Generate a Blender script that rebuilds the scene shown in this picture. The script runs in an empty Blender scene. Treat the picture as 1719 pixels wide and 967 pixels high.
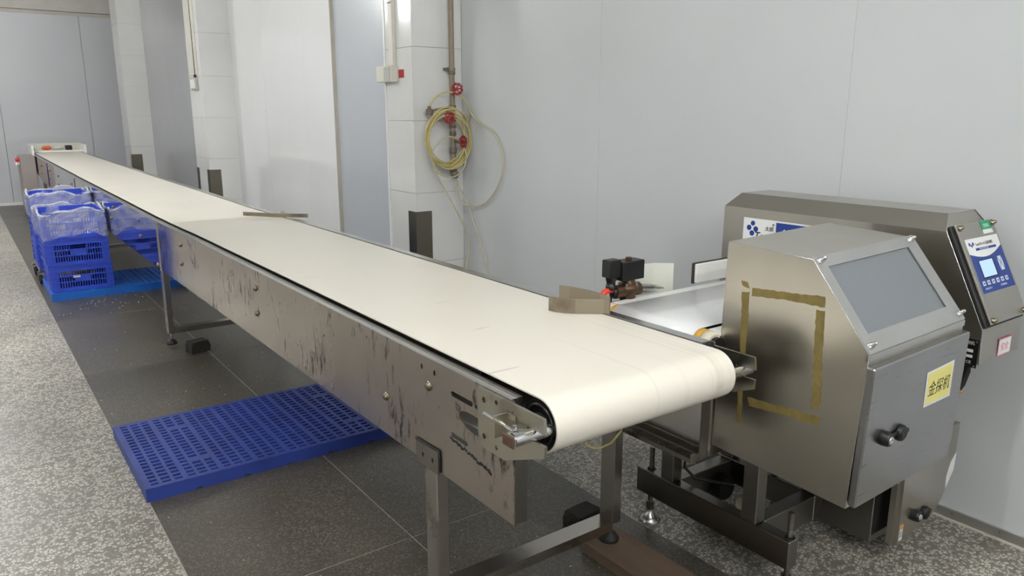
import bpy, bmesh, math, random
from mathutils import Vector, Matrix, Euler
from mathutils.geometry import tessellate_polygon
random.seed(7)
S = bpy.context.scene
COL = S.collection
R = math.radians

# ------------------------------------------------------------ camera
cam = bpy.data.cameras.new('camera'); camo = bpy.data.objects.new('camera', cam); COL.objects.link(camo)
camo.location = (0, 0, 1.56)
camo.rotation_euler = (R(90 - 12.983), 0, R(-35.953))
cam.sensor_width = 36.0; cam.lens = 1273.0 / 1719.0 * 36.0
cam.clip_start = 0.02; cam.clip_end = 100
S.camera = camo

# ------------------------------------------------------------ world, exposure
w = bpy.data.worlds.new('world'); S.world = w; w.use_nodes = True
w.node_tree.nodes['Background'].inputs[0].default_value = (0.8, 0.85, 0.9, 1)
w.node_tree.nodes['Background'].inputs[1].default_value = 0.05
S.view_settings.view_transform = 'Standard'; S.view_settings.look = 'None'
S.view_settings.gamma = 1.0; S.view_settings.use_curve_mapping = False
S.view_settings.exposure = 0.28

# ceiling lamps, some only added as fill: (x, y, z, direction of the tube, watts)
LAMPS = [
    (-0.6, -2.9, 3.35, 'x', 150, 'added fill lamp behind the viewer'),  # unseen, added to brighten the faces turned towards the camera
    (1.6, -1.4, 3.35, 'x', 80, 'added fill lamp behind the viewer close to the right wall'),  # unseen, added to lift the dark floor on the right
    (0.3, 0.9, 3.35, 'x', 85, 'ceiling lamp above the near end of the conveyor'),
    (-2.3, 1.9, 3.35, 'y', 62, 'added fill lamp over the open floor left of the conveyor'),  # unseen, added at the side so the right wall gets more light
    (0.1, 5.34, 3.78, 'x', 90, 'ceiling lamp mounted just behind the ceiling beam'),
    (-1.6, 6.6, 3.35, 'y', 100, 'ceiling lamp in the second bay over the open floor'),
    (0.35, 8.9, 3.35, 'x', 90, 'ceiling lamp in the middle of the room'),
    (-0.9, 11.6, 3.35, 'x', 210, 'ceiling lamp nearest to the far wall'),
]

# ------------------------------------------------------------ materials
MATS = {}
def nt(name):
    m = bpy.data.materials.new(name); m.use_nodes = True
    t = m.node_tree; b = t.nodes['Principled BSDF']
    MATS[name] = m
    return m, t, b
def lin(c):
    return tuple((v / 12.92 if v <= 0.04045 else ((v + 0.055) / 1.055) ** 2.4) for v in [x / 255.0 for x in c]) + (1.0,)
def mat(name, rgb, rough=0.5, metal=0.0, var=0.06, scale=6.0, bump=0.0, bscale=60.0, spec=0.5, stretch=(1, 1, 1), coat=0.0):
    """base colour with a little procedural variation, optional fine relief"""
    m, t, b = nt(name)
    N = t.nodes; L = t.links
    tc = N.new('ShaderNodeTexCoord'); mp = N.new('ShaderNodeMapping'); L.new(tc.outputs['Object'], mp.inputs[0])
    mp.inputs['Scale'].default_value = stretch
    n = N.new('ShaderNodeTexNoise'); n.inputs['Scale'].default_value = scale; n.inputs['Detail'].default_value = 5
    L.new(mp.outputs[0], n.inputs['Vector'])
    r = N.new('ShaderNodeValToRGB'); c = lin(rgb)
    r.color_ramp.elements[0].position = 0.3; r.color_ramp.elements[1].position = 0.7
    r.color_ramp.elements[0].color = tuple(max(0, v * (1 - var)) for v in c[:3]) + (1,)
    r.color_ramp.elements[1].color = tuple(min(1, v * (1 + var)) for v in c[:3]) + (1,)
    L.new(n.outputs['Fac'], r.inputs[0]); L.new(r.outputs[0], b.inputs['Base Color'])
    b.inputs['Roughness'].default_value = rough; b.inputs['Metallic'].default_value = metal
    b.inputs['Specular IOR Level'].default_value = spec
    b.inputs['Coat Weight'].default_value = coat
    if bump:
        n2 = N.new('ShaderNodeTexNoise'); n2.inputs['Scale'].default_value = bscale; n2.inputs['Detail'].default_value = 3
        L.new(mp.outputs[0], n2.inputs['Vector'])
        bp = N.new('ShaderNodeBump'); bp.inputs['Strength'].default_value = bump; bp.inputs['Distance'].default_value = 0.002
        L.new(n2.outputs['Fac'], bp.inputs['Height']); L.new(bp.outputs[0], b.inputs['Normal'])
    return m
def emit(name, rgb, s, base=(255, 255, 255)):
    m, t, b = nt(name)
    b.inputs['Base Color'].default_value = lin(base)
    b.inputs['Emission Color'].default_value = lin(rgb); b.inputs['Emission Strength'].default_value = s
    return m

def terrazzo(name, base, chip, dark, cscale, amount, rough):
    m, t, b = nt(name); N = t.nodes; L = t.links
    tc = N.new('ShaderNodeTexCoord')
    geo = N.new('ShaderNodeNewGeometry')
    v = N.new('ShaderNodeTexVoronoi'); v.inputs['Scale'].default_value = cscale; L.new(geo.outputs['Position'], v.inputs['Vector'])
    v.feature = 'DISTANCE_TO_EDGE'
    v2 = N.new('ShaderNodeTexVoronoi'); v2.inputs['Scale'].default_value = cscale; L.new(geo.outputs['Position'], v2.inputs['Vector'])
    edge = N.new('ShaderNodeMapRange'); edge.inputs[1].default_value = 0.05; edge.inputs[2].default_value = 0.16
    L.new(v.outputs['Distance'], edge.inputs[0])
    sep = N.new('ShaderNodeSeparateColor'); L.new(v2.outputs['Color'], sep.inputs[0])
    thr = N.new('ShaderNodeMapRange'); thr.inputs[1].default_value = 1 - amount; thr.inputs[2].default_value = 1 - amount + 0.12
    L.new(sep.outputs[0], thr.inputs[0])
    mul = N.new('ShaderNodeMath'); mul.operation = 'MULTIPLY'; L.new(edge.outputs[0], mul.inputs[0]); L.new(thr.outputs[0], mul.inputs[1])
    n = N.new('ShaderNodeTexNoise'); n.inputs['Scale'].default_value = 1.3; n.inputs['Detail'].default_value = 8; L.new(geo.outputs['Position'], n.inputs['Vector'])
    nf = N.new('ShaderNodeTexNoise'); nf.inputs['Scale'].default_value = 160; nf.inputs['Detail'].default_value = 2; L.new(geo.outputs['Position'], nf.inputs['Vector'])
    m0 = N.new('ShaderNodeMix'); m0.data_type = 'RGBA'; m0.inputs['A'].default_value = lin(base); m0.inputs['B'].default_value = lin(chip)
    L.new(mul.outputs[0], m0.inputs['Factor'])
    spk = N.new('ShaderNodeMapRange'); spk.inputs[1].default_value = 0.55; spk.inputs[2].default_value = 0.63; L.new(nf.outputs['Fac'], spk.inputs[0])
    m1 = N.new('ShaderNodeMix'); m1.data_type = 'RGBA'; m1.inputs['B'].default_value = lin(dark)
    sm = N.new('ShaderNodeMath'); sm.operation = 'MULTIPLY'; sm.inputs[1].default_value = 0.7; L.new(spk.outputs[0], sm.inputs[0])
    L.new(sm.outputs[0], m1.inputs['Factor']); L.new(m0.outputs['Result'], m1.inputs['A'])
    # worn, soiled patches
    dirt = N.new('ShaderNodeMapRange'); dirt.inputs[1].default_value = 0.35; dirt.inputs[2].default_value = 0.7; dirt.inputs[3].default_value = 0.72; dirt.inputs[4].default_value = 1.14
    L.new(n.outputs['Fac'], dirt.inputs[0])
    hsv = N.new('ShaderNodeHueSaturation'); L.new(m1.outputs['Result'], hsv.inputs['Color']); L.new(dirt.outputs[0], hsv.inputs['Value'])
    L.new(hsv.outputs[0], b.inputs['Base Color'])
    rr = N.new('ShaderNodeMapRange'); rr.inputs[3].default_value = rough - 0.1; rr.inputs[4].default_value = rough + 0.14; L.new(n.outputs['Fac'], rr.inputs[0])
    L.new(rr.outputs[0], b.inputs['Roughness'])
    bp = N.new('ShaderNodeBump'); bp.inputs['Strength'].default_value = 0.25; bp.inputs['Distance'].default_value = 0.002
    L.new(nf.outputs['Fac'], bp.inputs['Height']); L.new(bp.outputs[0], b.inputs['Normal'])
    return m

def steel(name, rgb, rough, stain=0.0, along='y', aniso=0.0, worn=False, metal=1.0, rust=0.0):
    """brushed stainless steel; optional dark vertical streaks and rust freckles"""
    m, t, b = nt(name); N = t.nodes; L = t.links
    geo = N.new('ShaderNodeTexCoord'); P = geo.outputs['Object']
    mp = N.new('ShaderNodeMapping'); L.new(P, mp.inputs[0])
    mp.inputs['Scale'].default_value = {'y': (300, 6, 300), 'x': (6, 300, 300), 'z': (300, 300, 6)}[along]
    br = N.new('ShaderNodeTexNoise'); br.inputs['Scale'].default_value = 1; br.inputs['Detail'].default_value = 4; L.new(mp.outputs[0], br.inputs['Vector'])
    big = N.new('ShaderNodeTexNoise'); big.inputs['Scale'].default_value = 2.3; big.inputs['Detail'].default_value = 6; L.new(P, big.inputs['Vector'])
    c = lin(rgb)
    cr = N.new('ShaderNodeValToRGB'); cr.color_ramp.elements[0].position = 0.25; cr.color_ramp.elements[1].position = 0.75
    cr.color_ramp.elements[0].color = tuple(v * 0.86 for v in c[:3]) + (1,); cr.color_ramp.elements[1].color = tuple(min(1, v * 1.1) for v in c[:3]) + (1,)
    L.new(big.outputs['Fac'], cr.inputs[0]); out = cr.outputs[0]
    r0 = N.new('ShaderNodeMapRange'); r0.inputs[1].default_value = 0.2; r0.inputs[2].default_value = 0.8
    r0.inputs[3].default_value = rough * 0.96; r0.inputs[4].default_value = rough * 1.05; L.new(br.outputs['Fac'], r0.inputs[0]); rout = r0.outputs[0]
    mout = None
    if stain:
        ms = N.new('ShaderNodeMapping'); L.new(P, ms.inputs[0]); ms.inputs['Scale'].default_value = (24, 24, 7.5)
        ms.inputs['Rotation'].default_value = (R(10), 0, 0)
        s1 = N.new('ShaderNodeTexNoise'); s1.inputs['Scale'].default_value = 1.3; s1.inputs['Detail'].default_value = 7; s1.inputs['Roughness'].default_value = 0.68; s1.inputs['Distortion'].default_value = 0.7
        L.new(ms.outputs[0], s1.inputs['Vector'])
        g = N.new('ShaderNodeTexNoise'); g.inputs['Scale'].default_value = 3.1; g.inputs['Detail'].default_value = 2; L.new(P, g.inputs['Vector'])
        a = N.new('ShaderNodeMath'); a.operation = 'ADD'; L.new(s1.outputs['Fac'], a.inputs[0])
        gm = N.new('ShaderNodeMapRange'); gm.inputs[1].default_value = 0.35; gm.inputs[2].default_value = 0.7; gm.inputs[3].default_value = -0.09; gm.inputs[4].default_value = 0.09
        L.new(g.outputs['Fac'], gm.inputs[0]); L.new(gm.outputs[0], a.inputs[1])
        th = N.new('ShaderNodeMapRange'); th.inputs[1].default_value = 0.575; th.inputs[2].default_value = 0.70; L.new(a.outputs[0], th.inputs[0])
        sm = N.new('ShaderNodeMath'); sm.operation = 'MULTIPLY'; sm.inputs[1].default_value = stain; L.new(th.outputs[0], sm.inputs[0])
        mx = N.new('ShaderNodeMix'); mx.data_type = 'RGBA'; mx.inputs['B'].default_value = lin((46, 40, 38)); L.new(out, mx.inputs['A']); L.new(sm.outputs[0], mx.inputs['Factor'])
        out = mx.outputs['Result']
        # dull greasy film in large soft patches
        ad = N.new('ShaderNodeMath'); ad.operation = 'MULTIPLY_ADD'; L.new(sm.outputs[0], ad.inputs[0]); ad.inputs[1].default_value = 0.35; L.new(rout, ad.inputs[2]); rout = ad.outputs[0]
    if rust:
        rn = N.new('ShaderNodeTexNoise'); rn.inputs['Scale'].default_value = 9; rn.inputs['Detail'].default_value = 8; L.new(P, rn.inputs['Vector'])
        rt = N.new('ShaderNodeMapRange'); rt.inputs[1].default_value = 0.56; rt.inputs[2].default_value = 0.68; rt.inputs[4].default_value = rust; L.new(rn.outputs['Fac'], rt.inputs[0])
        mx = N.new('ShaderNodeMix'); mx.data_type = 'RGBA'; mx.inputs['B'].default_value = lin((92, 70, 58)); L.new(out, mx.inputs['A']); L.new(rt.outputs[0], mx.inputs['Factor']); out = mx.outputs['Result']
        ad = N.new('ShaderNodeMath'); ad.operation = 'MULTIPLY_ADD'; L.new(rt.outputs[0], ad.inputs[0]); ad.inputs[1].default_value = 0.3; L.new(rout, ad.inputs[2]); rout = ad.outputs[0]
    if worn:   # the plate gets duller towards the near end of the conveyor (wear)
        sx = N.new('ShaderNodeSeparateXYZ'); L.new(P, sx.inputs[0])
        mr = N.new('ShaderNodeMapRange'); mr.inputs[1].default_value = -3.2; mr.inputs[2].default_value = -6.2; mr.inputs[3].default_value = 0.0; mr.inputs[4].default_value = 0.24
        L.new(sx.outputs['Y'], mr.inputs[0])
        ad = N.new('ShaderNodeMath'); ad.operation = 'ADD'; L.new(mr.outputs[0], ad.inputs[0]); L.new(rout, ad.inputs[1]); rout = ad.outputs[0]
    L.new(out, b.inputs['Base Color']); L.new(rout, b.inputs['Roughness'])
    b.inputs['Metallic'].default_value = metal
    return m

def belt_mat(name, rgb, rough, marks=True):
    m, t, b = nt(name); N = t.nodes; L = t.links
    P = N.new('ShaderNodeNewGeometry').outputs['Position']
    mp = N.new('ShaderNodeMapping'); mp.inputs['Scale'].default_value = (34, 0.35, 1); L.new(P, mp.inputs[0])
    n = N.new('ShaderNodeTexNoise'); n.inputs['Scale'].default_value = 1.0; n.inputs['Detail'].default_value = 3; L.new(mp.outputs[0], n.inputs['Vector'])
    th = N.new('ShaderNodeMapRange'); th.inputs[1].default_value = 0.66; th.inputs[2].default_value = 0.72; th.inputs[4].default_value = 0.16 if marks else 0; L.new(n.outputs['Fac'], th.inputs[0])
    big = N.new('ShaderNodeTexNoise'); big.inputs['Scale'].default_value = 2.2; big.inputs['Detail'].default_value = 5; L.new(P, big.inputs['Vector'])
    c = lin(rgb); cr = N.new('ShaderNodeValToRGB'); cr.color_ramp.elements[0].color = tuple(v * .94 for v in c[:3]) + (1,); cr.color_ramp.elements[1].color = tuple(min(1, v * 1.04) for v in c[:3]) + (1,)
    L.new(big.outputs['Fac'], cr.inputs[0])
    mx = N.new('ShaderNodeMix'); mx.data_type = 'RGBA'; L.new(th.outputs[0], mx.inputs['Factor']); L.new(cr.outputs[0], mx.inputs['A']); mx.inputs['B'].default_value = lin((150, 138, 120))
    out = mx.outputs['Result']
    if marks:  # a few short scuffs across the belt
        mp2 = N.new('ShaderNodeMapping'); mp2.inputs['Scale'].default_value = (3.0, 30, 1); mp2.inputs['Rotation'].default_value = (0, 0, R(7)); L.new(P, mp2.inputs[0])
        n2 = N.new('ShaderNodeTexNoise'); n2.inputs['Scale'].default_value = 1.0; n2.inputs['Detail'].default_value = 1; L.new(mp2.outputs[0], n2.inputs['Vector'])
        t2 = N.new('ShaderNodeMapRange'); t2.inputs[1].default_value = 0.745; t2.inputs[2].default_value = 0.78; t2.inputs[4].default_value = 0.28; L.new(n2.outputs['Fac'], t2.inputs[0])
        m2 = N.new('ShaderNodeMix'); m2.data_type = 'RGBA'; L.new(t2.outputs[0], m2.inputs['Factor']); L.new(out, m2.inputs['A']); m2.inputs['B'].default_value = lin((128, 120, 108)); out = m2.outputs['Result']
    L.new(out, b.inputs['Base Color']); b.inputs['Roughness'].default_value = rough
    return m

mat('wall_grey', (209, 212, 215), 0.2, var=0.025, scale=1.2, bump=0.02, bscale=3)
mat('wall_bluegrey', (182, 186, 193), 0.22, var=0.025, scale=1.2, bump=0.02, bscale=3)
mat('wall_white', (224, 225, 227), 0.08, var=0.02, scale=1.2, bump=0.02, bscale=3)
mat('wall_dim', (176, 178, 181), 0.2, var=0.03, scale=1.0, bump=0.02, bscale=3)
mat('far_panel', (196, 197, 203), 0.3, var=0.03, scale=0.8)
mat('tile_white', (222, 222, 222), 0.16, var=0.025, scale=4)
mat('grout', (186, 184, 180), 0.8)
mat('plaster', (190, 187, 182), 0.7, var=0.05)
mat('ceiling', (205, 205, 202), 0.7)
mat('trim_white', (226, 226, 226), 0.35)
mat('trim_tan', (188, 182, 172), 0.45)
mat('caulk', (205, 200, 190), 0.6)
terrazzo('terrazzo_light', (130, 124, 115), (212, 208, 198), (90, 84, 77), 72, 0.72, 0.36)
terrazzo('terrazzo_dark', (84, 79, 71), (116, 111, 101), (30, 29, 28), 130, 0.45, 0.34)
mat('joint_light', (168, 162, 152), 0.8, var=0.15, scale=20)
steel('steel_panel_worn', (182, 172, 163), 0.09, stain=0.85, worn=True)
steel('steel_mirror', (196, 195, 194), 0.06)
steel('steel_flange', (212, 211, 210), 0.25)
steel('steel_leg', (178, 173, 166), 0.22, along='z', rust=0.45)
steel('steel_dirty', (146, 140, 133), 0.34, rust=0.7, stain=0.3)
steel('steel_plate', (190, 186, 172), 0.3, rust=0.35)
steel('steel_brushed', (206, 201, 190), 0.3, along='z')
steel('steel_brushed_x', (208, 207, 205), 0.32, along='x')
steel('steel_guide', (158, 148, 132), 0.3, rust=0.5)
steel('steel_door', (172, 172, 173), 0.28, along='x')  # darker base colour stands in for dark surroundings reflected by the door
steel('steel_dark', (132, 129, 124), 0.3, along='y')
steel('steel_head', (190, 186, 178), 0.31, along='y')
mat('bolt_steel', (150, 138, 120), 0.25, metal=1.0, var=0.2, scale=60)
steel('steel_guard', (128, 122, 110), 0.3, along='z')
mat('chrome', (215, 215, 218), 0.1, metal=1.0, var=0.02)
mat('rust', (88, 62, 50), 0.75, var=0.3, scale=60, bump=0.4)
mat('black_rubber', (26, 25, 25), 0.6, var=0.1)
mat('black_plastic', (20, 20, 21), 0.42, var=0.05)
mat('shade_black', (10, 10, 10), 0.9)
mat('roller_black', (18, 18, 20), 0.3)
mat('blue_crate', (46, 74, 190), 0.38, var=0.08, scale=3)
mat('blue_pallet', (42, 62, 142), 0.5, var=0.16, scale=5, bump=0.2)
mat('blue_pallet_far', (20, 96, 190), 0.45, var=0.1, scale=5)
mat('tape_tan', (128, 112, 62), 0.7, var=0.18, scale=40)
mat('wood_brown', (104, 86, 72), 0.75, var=0.2, scale=14, bump=0.4, stretch=(1, .2, 1))
mat('rubber_block', (38, 34, 31), 0.8, var=0.25, scale=20, bump=0.6)
mat('pipe_tan', (142, 128, 110), 0.45, var=0.12, scale=10)
mat('pipe_fitting', (112, 102, 90), 0.5, var=0.2, scale=30)
mat('valve_red', (150, 18, 34), 0.35)
mat('sticker_red', (176, 40, 40), 0.6, var=0.15, scale=50)
mat('red_hose', (232, 70, 50), 0.35)
mat('red_button', (235, 50, 50), 0.3)
mat('box_cream', (214, 212, 202), 0.45)
mat('box_greyish', (176, 178, 172), 0.45)
mat('cream_cap', (214, 206, 188), 0.4)
mat('yellow_ring', (196, 152, 60), 0.5, var=0.15, scale=40)
mat('brass', (96, 74, 56), 0.42, metal=0.7, var=0.25, scale=40)
mat('white_plastic', (236, 236, 234), 0.3)
mat('white_translucent', (222, 224, 214), 0.35)
mat('brown_edge', (58, 40, 36), 0.5)
mat('paper_white', (232, 232, 232), 0.5)
mat('paper_yellow', (236, 228, 140), 0.6, var=0.03)
mat('ink_black', (22, 22, 26), 0.6)
mat('ink_blue', (30, 60, 140), 0.45)
mat('ink_white', (226, 228, 234), 0.5)
mat('ink_green', (40, 160, 110), 0.45)
mat('ink_pink', (220, 120, 150), 0.5)
mat('ink_orange', (230, 150, 40), 0.5)
mat('key_white', (214, 220, 232), 0.4)
mat('plate_black', (20, 20, 22), 0.35)
mat('orange_pack', (250, 120, 70), 0.4, var=0.2, scale=20)
mat('grey_box', (150, 140, 138), 0.4, var=0.04)
mat('lamp_housing', (225, 225, 225), 0.4)
mat('crumbs', (225, 222, 210), 0.7)
mat('crumb_red', (200, 70, 50), 0.6)
emit('lamp_tube', (250, 252, 255), 6.0)
emit('screen_lit', (175, 205, 255), 0.75, (120, 140, 200))
belt_mat('belt_cream', (236, 230, 219), 0.34)
belt_mat('belt_white', (236, 237, 240), 0.22, marks=False)

def film(name, rgb, alpha, rough):
    m, t, b = nt(name); N = t.nodes; L = t.links
    b.inputs['Base Color'].default_value = lin(rgb); b.inputs['Roughness'].default_value = rough
    n = N.new('ShaderNodeTexNoise'); n.inputs['Scale'].default_value = 6; n.inputs['Detail'].default_value = 5; n.inputs['Distortion'].default_value = 2.2
    L.new(N.new('ShaderNodeTexCoord').outputs['Object'], n.inputs['Vector'])
    r = N.new('ShaderNodeMapRange'); r.inputs[1].default_value = 0.3; r.inputs[2].default_value = 0.75; r.inputs[3].default_value = alpha * 0.55; r.inputs[4].default_value = min(1, alpha * 1.7)
    L.new(n.outputs['Fac'], r.inputs[0]); L.new(r.outputs[0], b.inputs['Alpha'])
    bp = N.new('ShaderNodeBump'); bp.inputs['Strength'].default_value = 0.5; bp.inputs['Distance'].default_value = 0.01
    L.new(n.outputs['Fac'], bp.inputs['Height']); L.new(bp.outputs[0], b.inputs['Normal'])
    return m
film('bag_film', (226, 229, 244), 0.26, 0.2)
film('bag_rim_glint', (236, 238, 246), 0.42, 0.25)
mat('hose_film', (214, 206, 172), 0.2, var=.03)
MATS['hose_film'].node_tree.nodes['Principled BSDF'].inputs['Alpha'].default_value = .6
mat('hose_yellow', (214, 200, 136), 0.2, var=.05)
MATS['hose_yellow'].node_tree.nodes['Principled BSDF'].inputs['Alpha'].default_value = .72
def pane(name):
    m, t, b = nt(name)
    b.inputs['Base Color'].default_value = lin((120, 126, 132)); b.inputs['Roughness'].default_value = 0.2
    b.inputs['Specular IOR Level'].default_value = 0.9; b.inputs['Coat Weight'].default_value = 0.6; b.inputs['Coat Roughness'].default_value = 0.12
    b.inputs['Alpha'].default_value = 0.93
    return m
pane('window_pane')

# ------------------------------------------------------------ mesh builder
class MB:
    def __init__(s): s.v = []; s.f = []; s.sm = []; s.M = Matrix.Identity(4)
    def P(s, p): return tuple(s.M @ Vector(p))
    def add(s, vs, fs, smooth=False):
        o = len(s.v); s.v += [s.P(p) for p in vs]; s.f += [[i + o for i in f] for f in fs]; s.sm += [smooth] * len(fs); return s
    def box(s, x0, x1, y0, y1, z0, z1):
        v = [(x, y, z) for x in (x0, x1) for y in (y0, y1) for z in (z0, z1)]
        return s.add(v, [(0, 1, 3, 2), (4, 6, 7, 5), (0, 4, 5, 1), (2, 3, 7, 6), (0, 2, 6, 4), (1, 5, 7, 3)])
    def bbox(s, x0, x1, y0, y1, z0, z1, b=0.003, seg=1):
        bm = bmesh.new(); bmesh.ops.create_cube(bm, size=1)
        for v in bm.verts: v.co = ((x0 + x1) / 2 + v.co.x * (x1 - x0), (y0 + y1) / 2 + v.co.y * (y1 - y0), (z0 + z1) / 2 + v.co.z * (z1 - z0))
        bmesh.ops.bevel(bm, geom=bm.edges[:], offset=b, segments=seg, affect='EDGES', profile=0.5)
        bm.verts.index_update()
        s.add([v.co[:] for v in bm.verts], [[v.index for v in f.verts] for f in bm.faces]); bm.free(); return s
    def prism(s, poly, axis, a, b, holes=()):
        """poly in the plane across the axis: x->(y,z), y->(x,z), z->(x,y)"""
        loops = [list(poly)] + [list(h) for h in holes]
        def mk(p, t): return {'x': (t, p[0], p[1]), 'y': (p[0], t, p[1]), 'z': (p[0], p[1], t)}[axis]
        flat = [p for l in loops for p in l]; n = len(flat)
        vs = [mk(p, a) for p in flat] + [mk(p, b) for p in flat]
        tr = tessellate_polygon([[Vector((p[0], p[1], 0)) for p in l] for l in loops])
        fs = [tuple(t) for t in tr] + [tuple(i + n for i in reversed(t)) for t in tr]
        k = 0
        for l in loops:
            m = len(l)
            for i in range(m): j = (i + 1) % m; fs.append((k + i, k + j, k + j + n, k + i + n))
            k += m
        return s.add(vs, fs)
    def cyl(s, p0, p1, r, n=16, r1=None, caps=True, smooth=True):
        p0 = Vector(p0); p1 = Vector(p1); r1 = r if r1 is None else r1
        d = (p1 - p0).normalized(); u = d.orthogonal().normalized(); w_ = d.cross(u)
        vs = []
        for c, rr in ((p0, r), (p1, r1)):
            for i in range(n):
                a = 2 * math.pi * i / n; vs.append(c + (u * math.cos(a) + w_ * math.sin(a)) * rr)
        s.add([tuple(v) for v in vs], [(i, (i + 1) % n, n + (i + 1) % n, n + i) for i in range(n)], smooth)
        if caps: s.add([tuple(v) for v in vs], [tuple(reversed(range(n))), tuple(range(n, 2 * n))])
        return s
    def lathe(s, c, axis, prof, n=20):
        """prof list of (radius, along axis)"""
        d = Vector(axis).normalized(); u = d.orthogonal().normalized(); w_ = d.cross(u); c = Vector(c); vs = []
        for r, h in prof:
            for i in range(n):
                a = 2 * math.pi * i / n; vs.append(tuple(c + d * h + (u * math.cos(a) + w_ * math.sin(a)) * r))
        fs = []
        for k in range(len(prof) - 1):
            for i in range(n): j = (i + 1) % n; fs.append((k * n + i, k * n + j, (k + 1) * n + j, (k + 1) * n + i))
        s.add(vs, fs, True); s.add(vs, [tuple(reversed(range(n))), tuple(range((len(prof) - 1) * n, len(prof) * n))]); return s
    def tube(s, pts, r, n=8, closed=False):
        pts = [Vector(p) for p in pts]; m = len(pts); vs = []; up = None
        for i, p in enumerate(pts):
            a = pts[i - 1] if (i > 0 or closed) else p; b = pts[(i + 1) % m] if (i < m - 1 or closed) else p
            d = (b - a).normalized()
            if up is None: up = d.orthogonal().normalized()
            u = (up - d * up.dot(d)).normalized(); up = u; w_ = d.cross(u)
            for k in range(n):
                t = 2 * math.pi * k / n; vs.append(tuple(p + (u * math.cos(t) + w_ * math.sin(t)) * r))
        fs = []
        for i in range(m if closed else m - 1):
            j = (i + 1) % m
            for k in range(n): l = (k + 1) % n; fs.append((i * n + k, i * n + l, j * n + l, j * n + k))
        s.add(vs, fs, True)
        if not closed: s.add(vs, [tuple(reversed(range(n))), tuple(range((m - 1) * n, m * n))])
        return s
    def torus(s, c, axis, R_, r, n=24, k=8):
        d = Vector(axis).normalized(); u = d.orthogonal().normalized(); w_ = d.cross(u); c = Vector(c)
        return s.tube([tuple(c + (u * math.cos(2 * math.pi * i / n) + w_ * math.sin(2 * math.pi * i / n)) * R_) for i in range(n)], r, k, True)
    def build(s, name, m, parent=None, inv=None):
        me = bpy.data.meshes.new(name); me.from_pydata(s.v, [], s.f)
        me.polygons.foreach_set('use_smooth', s.sm)
        me.validate(); me.update()
        bm = bmesh.new(); bm.from_mesh(me); bmesh.ops.recalc_face_normals(bm, faces=bm.faces[:]); bm.to_mesh(me); bm.free()
        me.materials.append(MATS[m]); o = bpy.data.objects.new(name, me); COL.objects.link(o)
        if parent is not None:
            me.transform(rootmat(parent).inverted()); o.parent = parent
        return o
ROOTM = {}
def rootmat(o):
    while o.parent is not None: o = o.parent
    return Matrix.LocRotScale(o.location, o.rotation_euler, None)
def thing(name, label, cat, loc=(0, 0, 0), group=None, kind=None):
    o = bpy.data.objects.new(name, None); COL.objects.link(o); o.location = loc; o.empty_display_size = 0.1
    tag(o, label, cat, group, kind); return o
def tag(o, label=None, cat=None, group=None, kind=None):
    if label: o['label'] = label
    if cat: o['category'] = cat
    if group: o['group'] = group
    if kind: o['kind'] = kind
    return o
def recenter(o):
    """origin of a one-mesh thing to its base centre"""
    vs = o.data.vertices; xs = [v.co.x for v in vs]; ys = [v.co.y for v in vs]; zs = [v.co.z for v in vs]
    c = Vector(((min(xs) + max(xs)) / 2, (min(ys) + max(ys)) / 2, min(zs)))
    o.data.transform(Matrix.Translation(-c)); o.location = c; return o
def struct(mb, name, m, label=None):
    o = mb.build(name, m); tag(o, label, None, None, 'structure'); return o
def B(*a): return MB().box(*a)
def BB(*a, b=0.003, seg=1): return MB().bbox(*a, b=b, seg=seg)
def CY(*a, **k): return MB().cyl(*a, **k)

FONT = [None]
def text_mesh(txt, size, m, parent, M, name='lettering', shear=0.0, bold=0.0, sx=1.0):
    """writing as real flat mesh; M places the text plane (x right, y up, z out)"""
    cu = bpy.data.curves.new(name, 'FONT'); cu.body = txt; cu.size = size; cu.shear = shear; cu.offset = bold
    cu.extrude = 0.0002; cu.resolution_u = 3
    to = bpy.data.objects.new(name + '_src', cu); COL.objects.link(to)
    dg = bpy.context.evaluated_depsgraph_get(); dg.update()
    me = bpy.data.meshes.new_from_object(to.evaluated_get(dg)); me.name = name
    bpy.data.objects.remove(to); bpy.data.curves.remove(cu)
    me.transform(Matrix.Diagonal((sx, 1, 1, 1))); me.transform(M)
    me.materials.clear(); me.materials.append(MATS[m]); o = bpy.data.objects.new(name, me); COL.objects.link(o)
    if parent is not None:
        me.transform(rootmat(parent).inverted()); o.parent = parent
    return o
def frame_mat(o, xd, yd):
    xd = Vector(xd).normalized(); yd = Vector(yd).normalized(); zd = xd.cross(yd)
    m = Matrix((xd, yd, zd)).transposed().to_4x4(); m.translation = Vector(o); return m

# ============================================================ THE SETTING
WX = 2.99
fl = struct(B(-4.5, 3.2, -4.0, 16.0, -0.12, -0.0012), 'floor', 'joint_light', 'terrazzo floor, pale at the sides and dark under the long conveyor')
YJ = [-4.0, -0.73, 0.79, 2.31, 3.83, 5.07, 6.6, 8.1, 9.6, 11.1, 12.6, 14.1, 15.9]
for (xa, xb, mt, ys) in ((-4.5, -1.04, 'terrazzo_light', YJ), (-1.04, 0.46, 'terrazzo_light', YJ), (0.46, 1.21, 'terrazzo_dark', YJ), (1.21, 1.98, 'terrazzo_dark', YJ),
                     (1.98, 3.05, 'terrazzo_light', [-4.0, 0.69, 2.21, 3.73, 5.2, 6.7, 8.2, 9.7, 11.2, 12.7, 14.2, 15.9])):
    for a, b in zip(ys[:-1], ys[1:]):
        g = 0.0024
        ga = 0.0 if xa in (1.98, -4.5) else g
        MB().prism([(xa + ga, a + g), (xb - g, a + g), (xb - g, b - g), (xa + ga, b - g)], 'z', -0.0012, 0.0).build('floor_slab', mt, fl)

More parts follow.
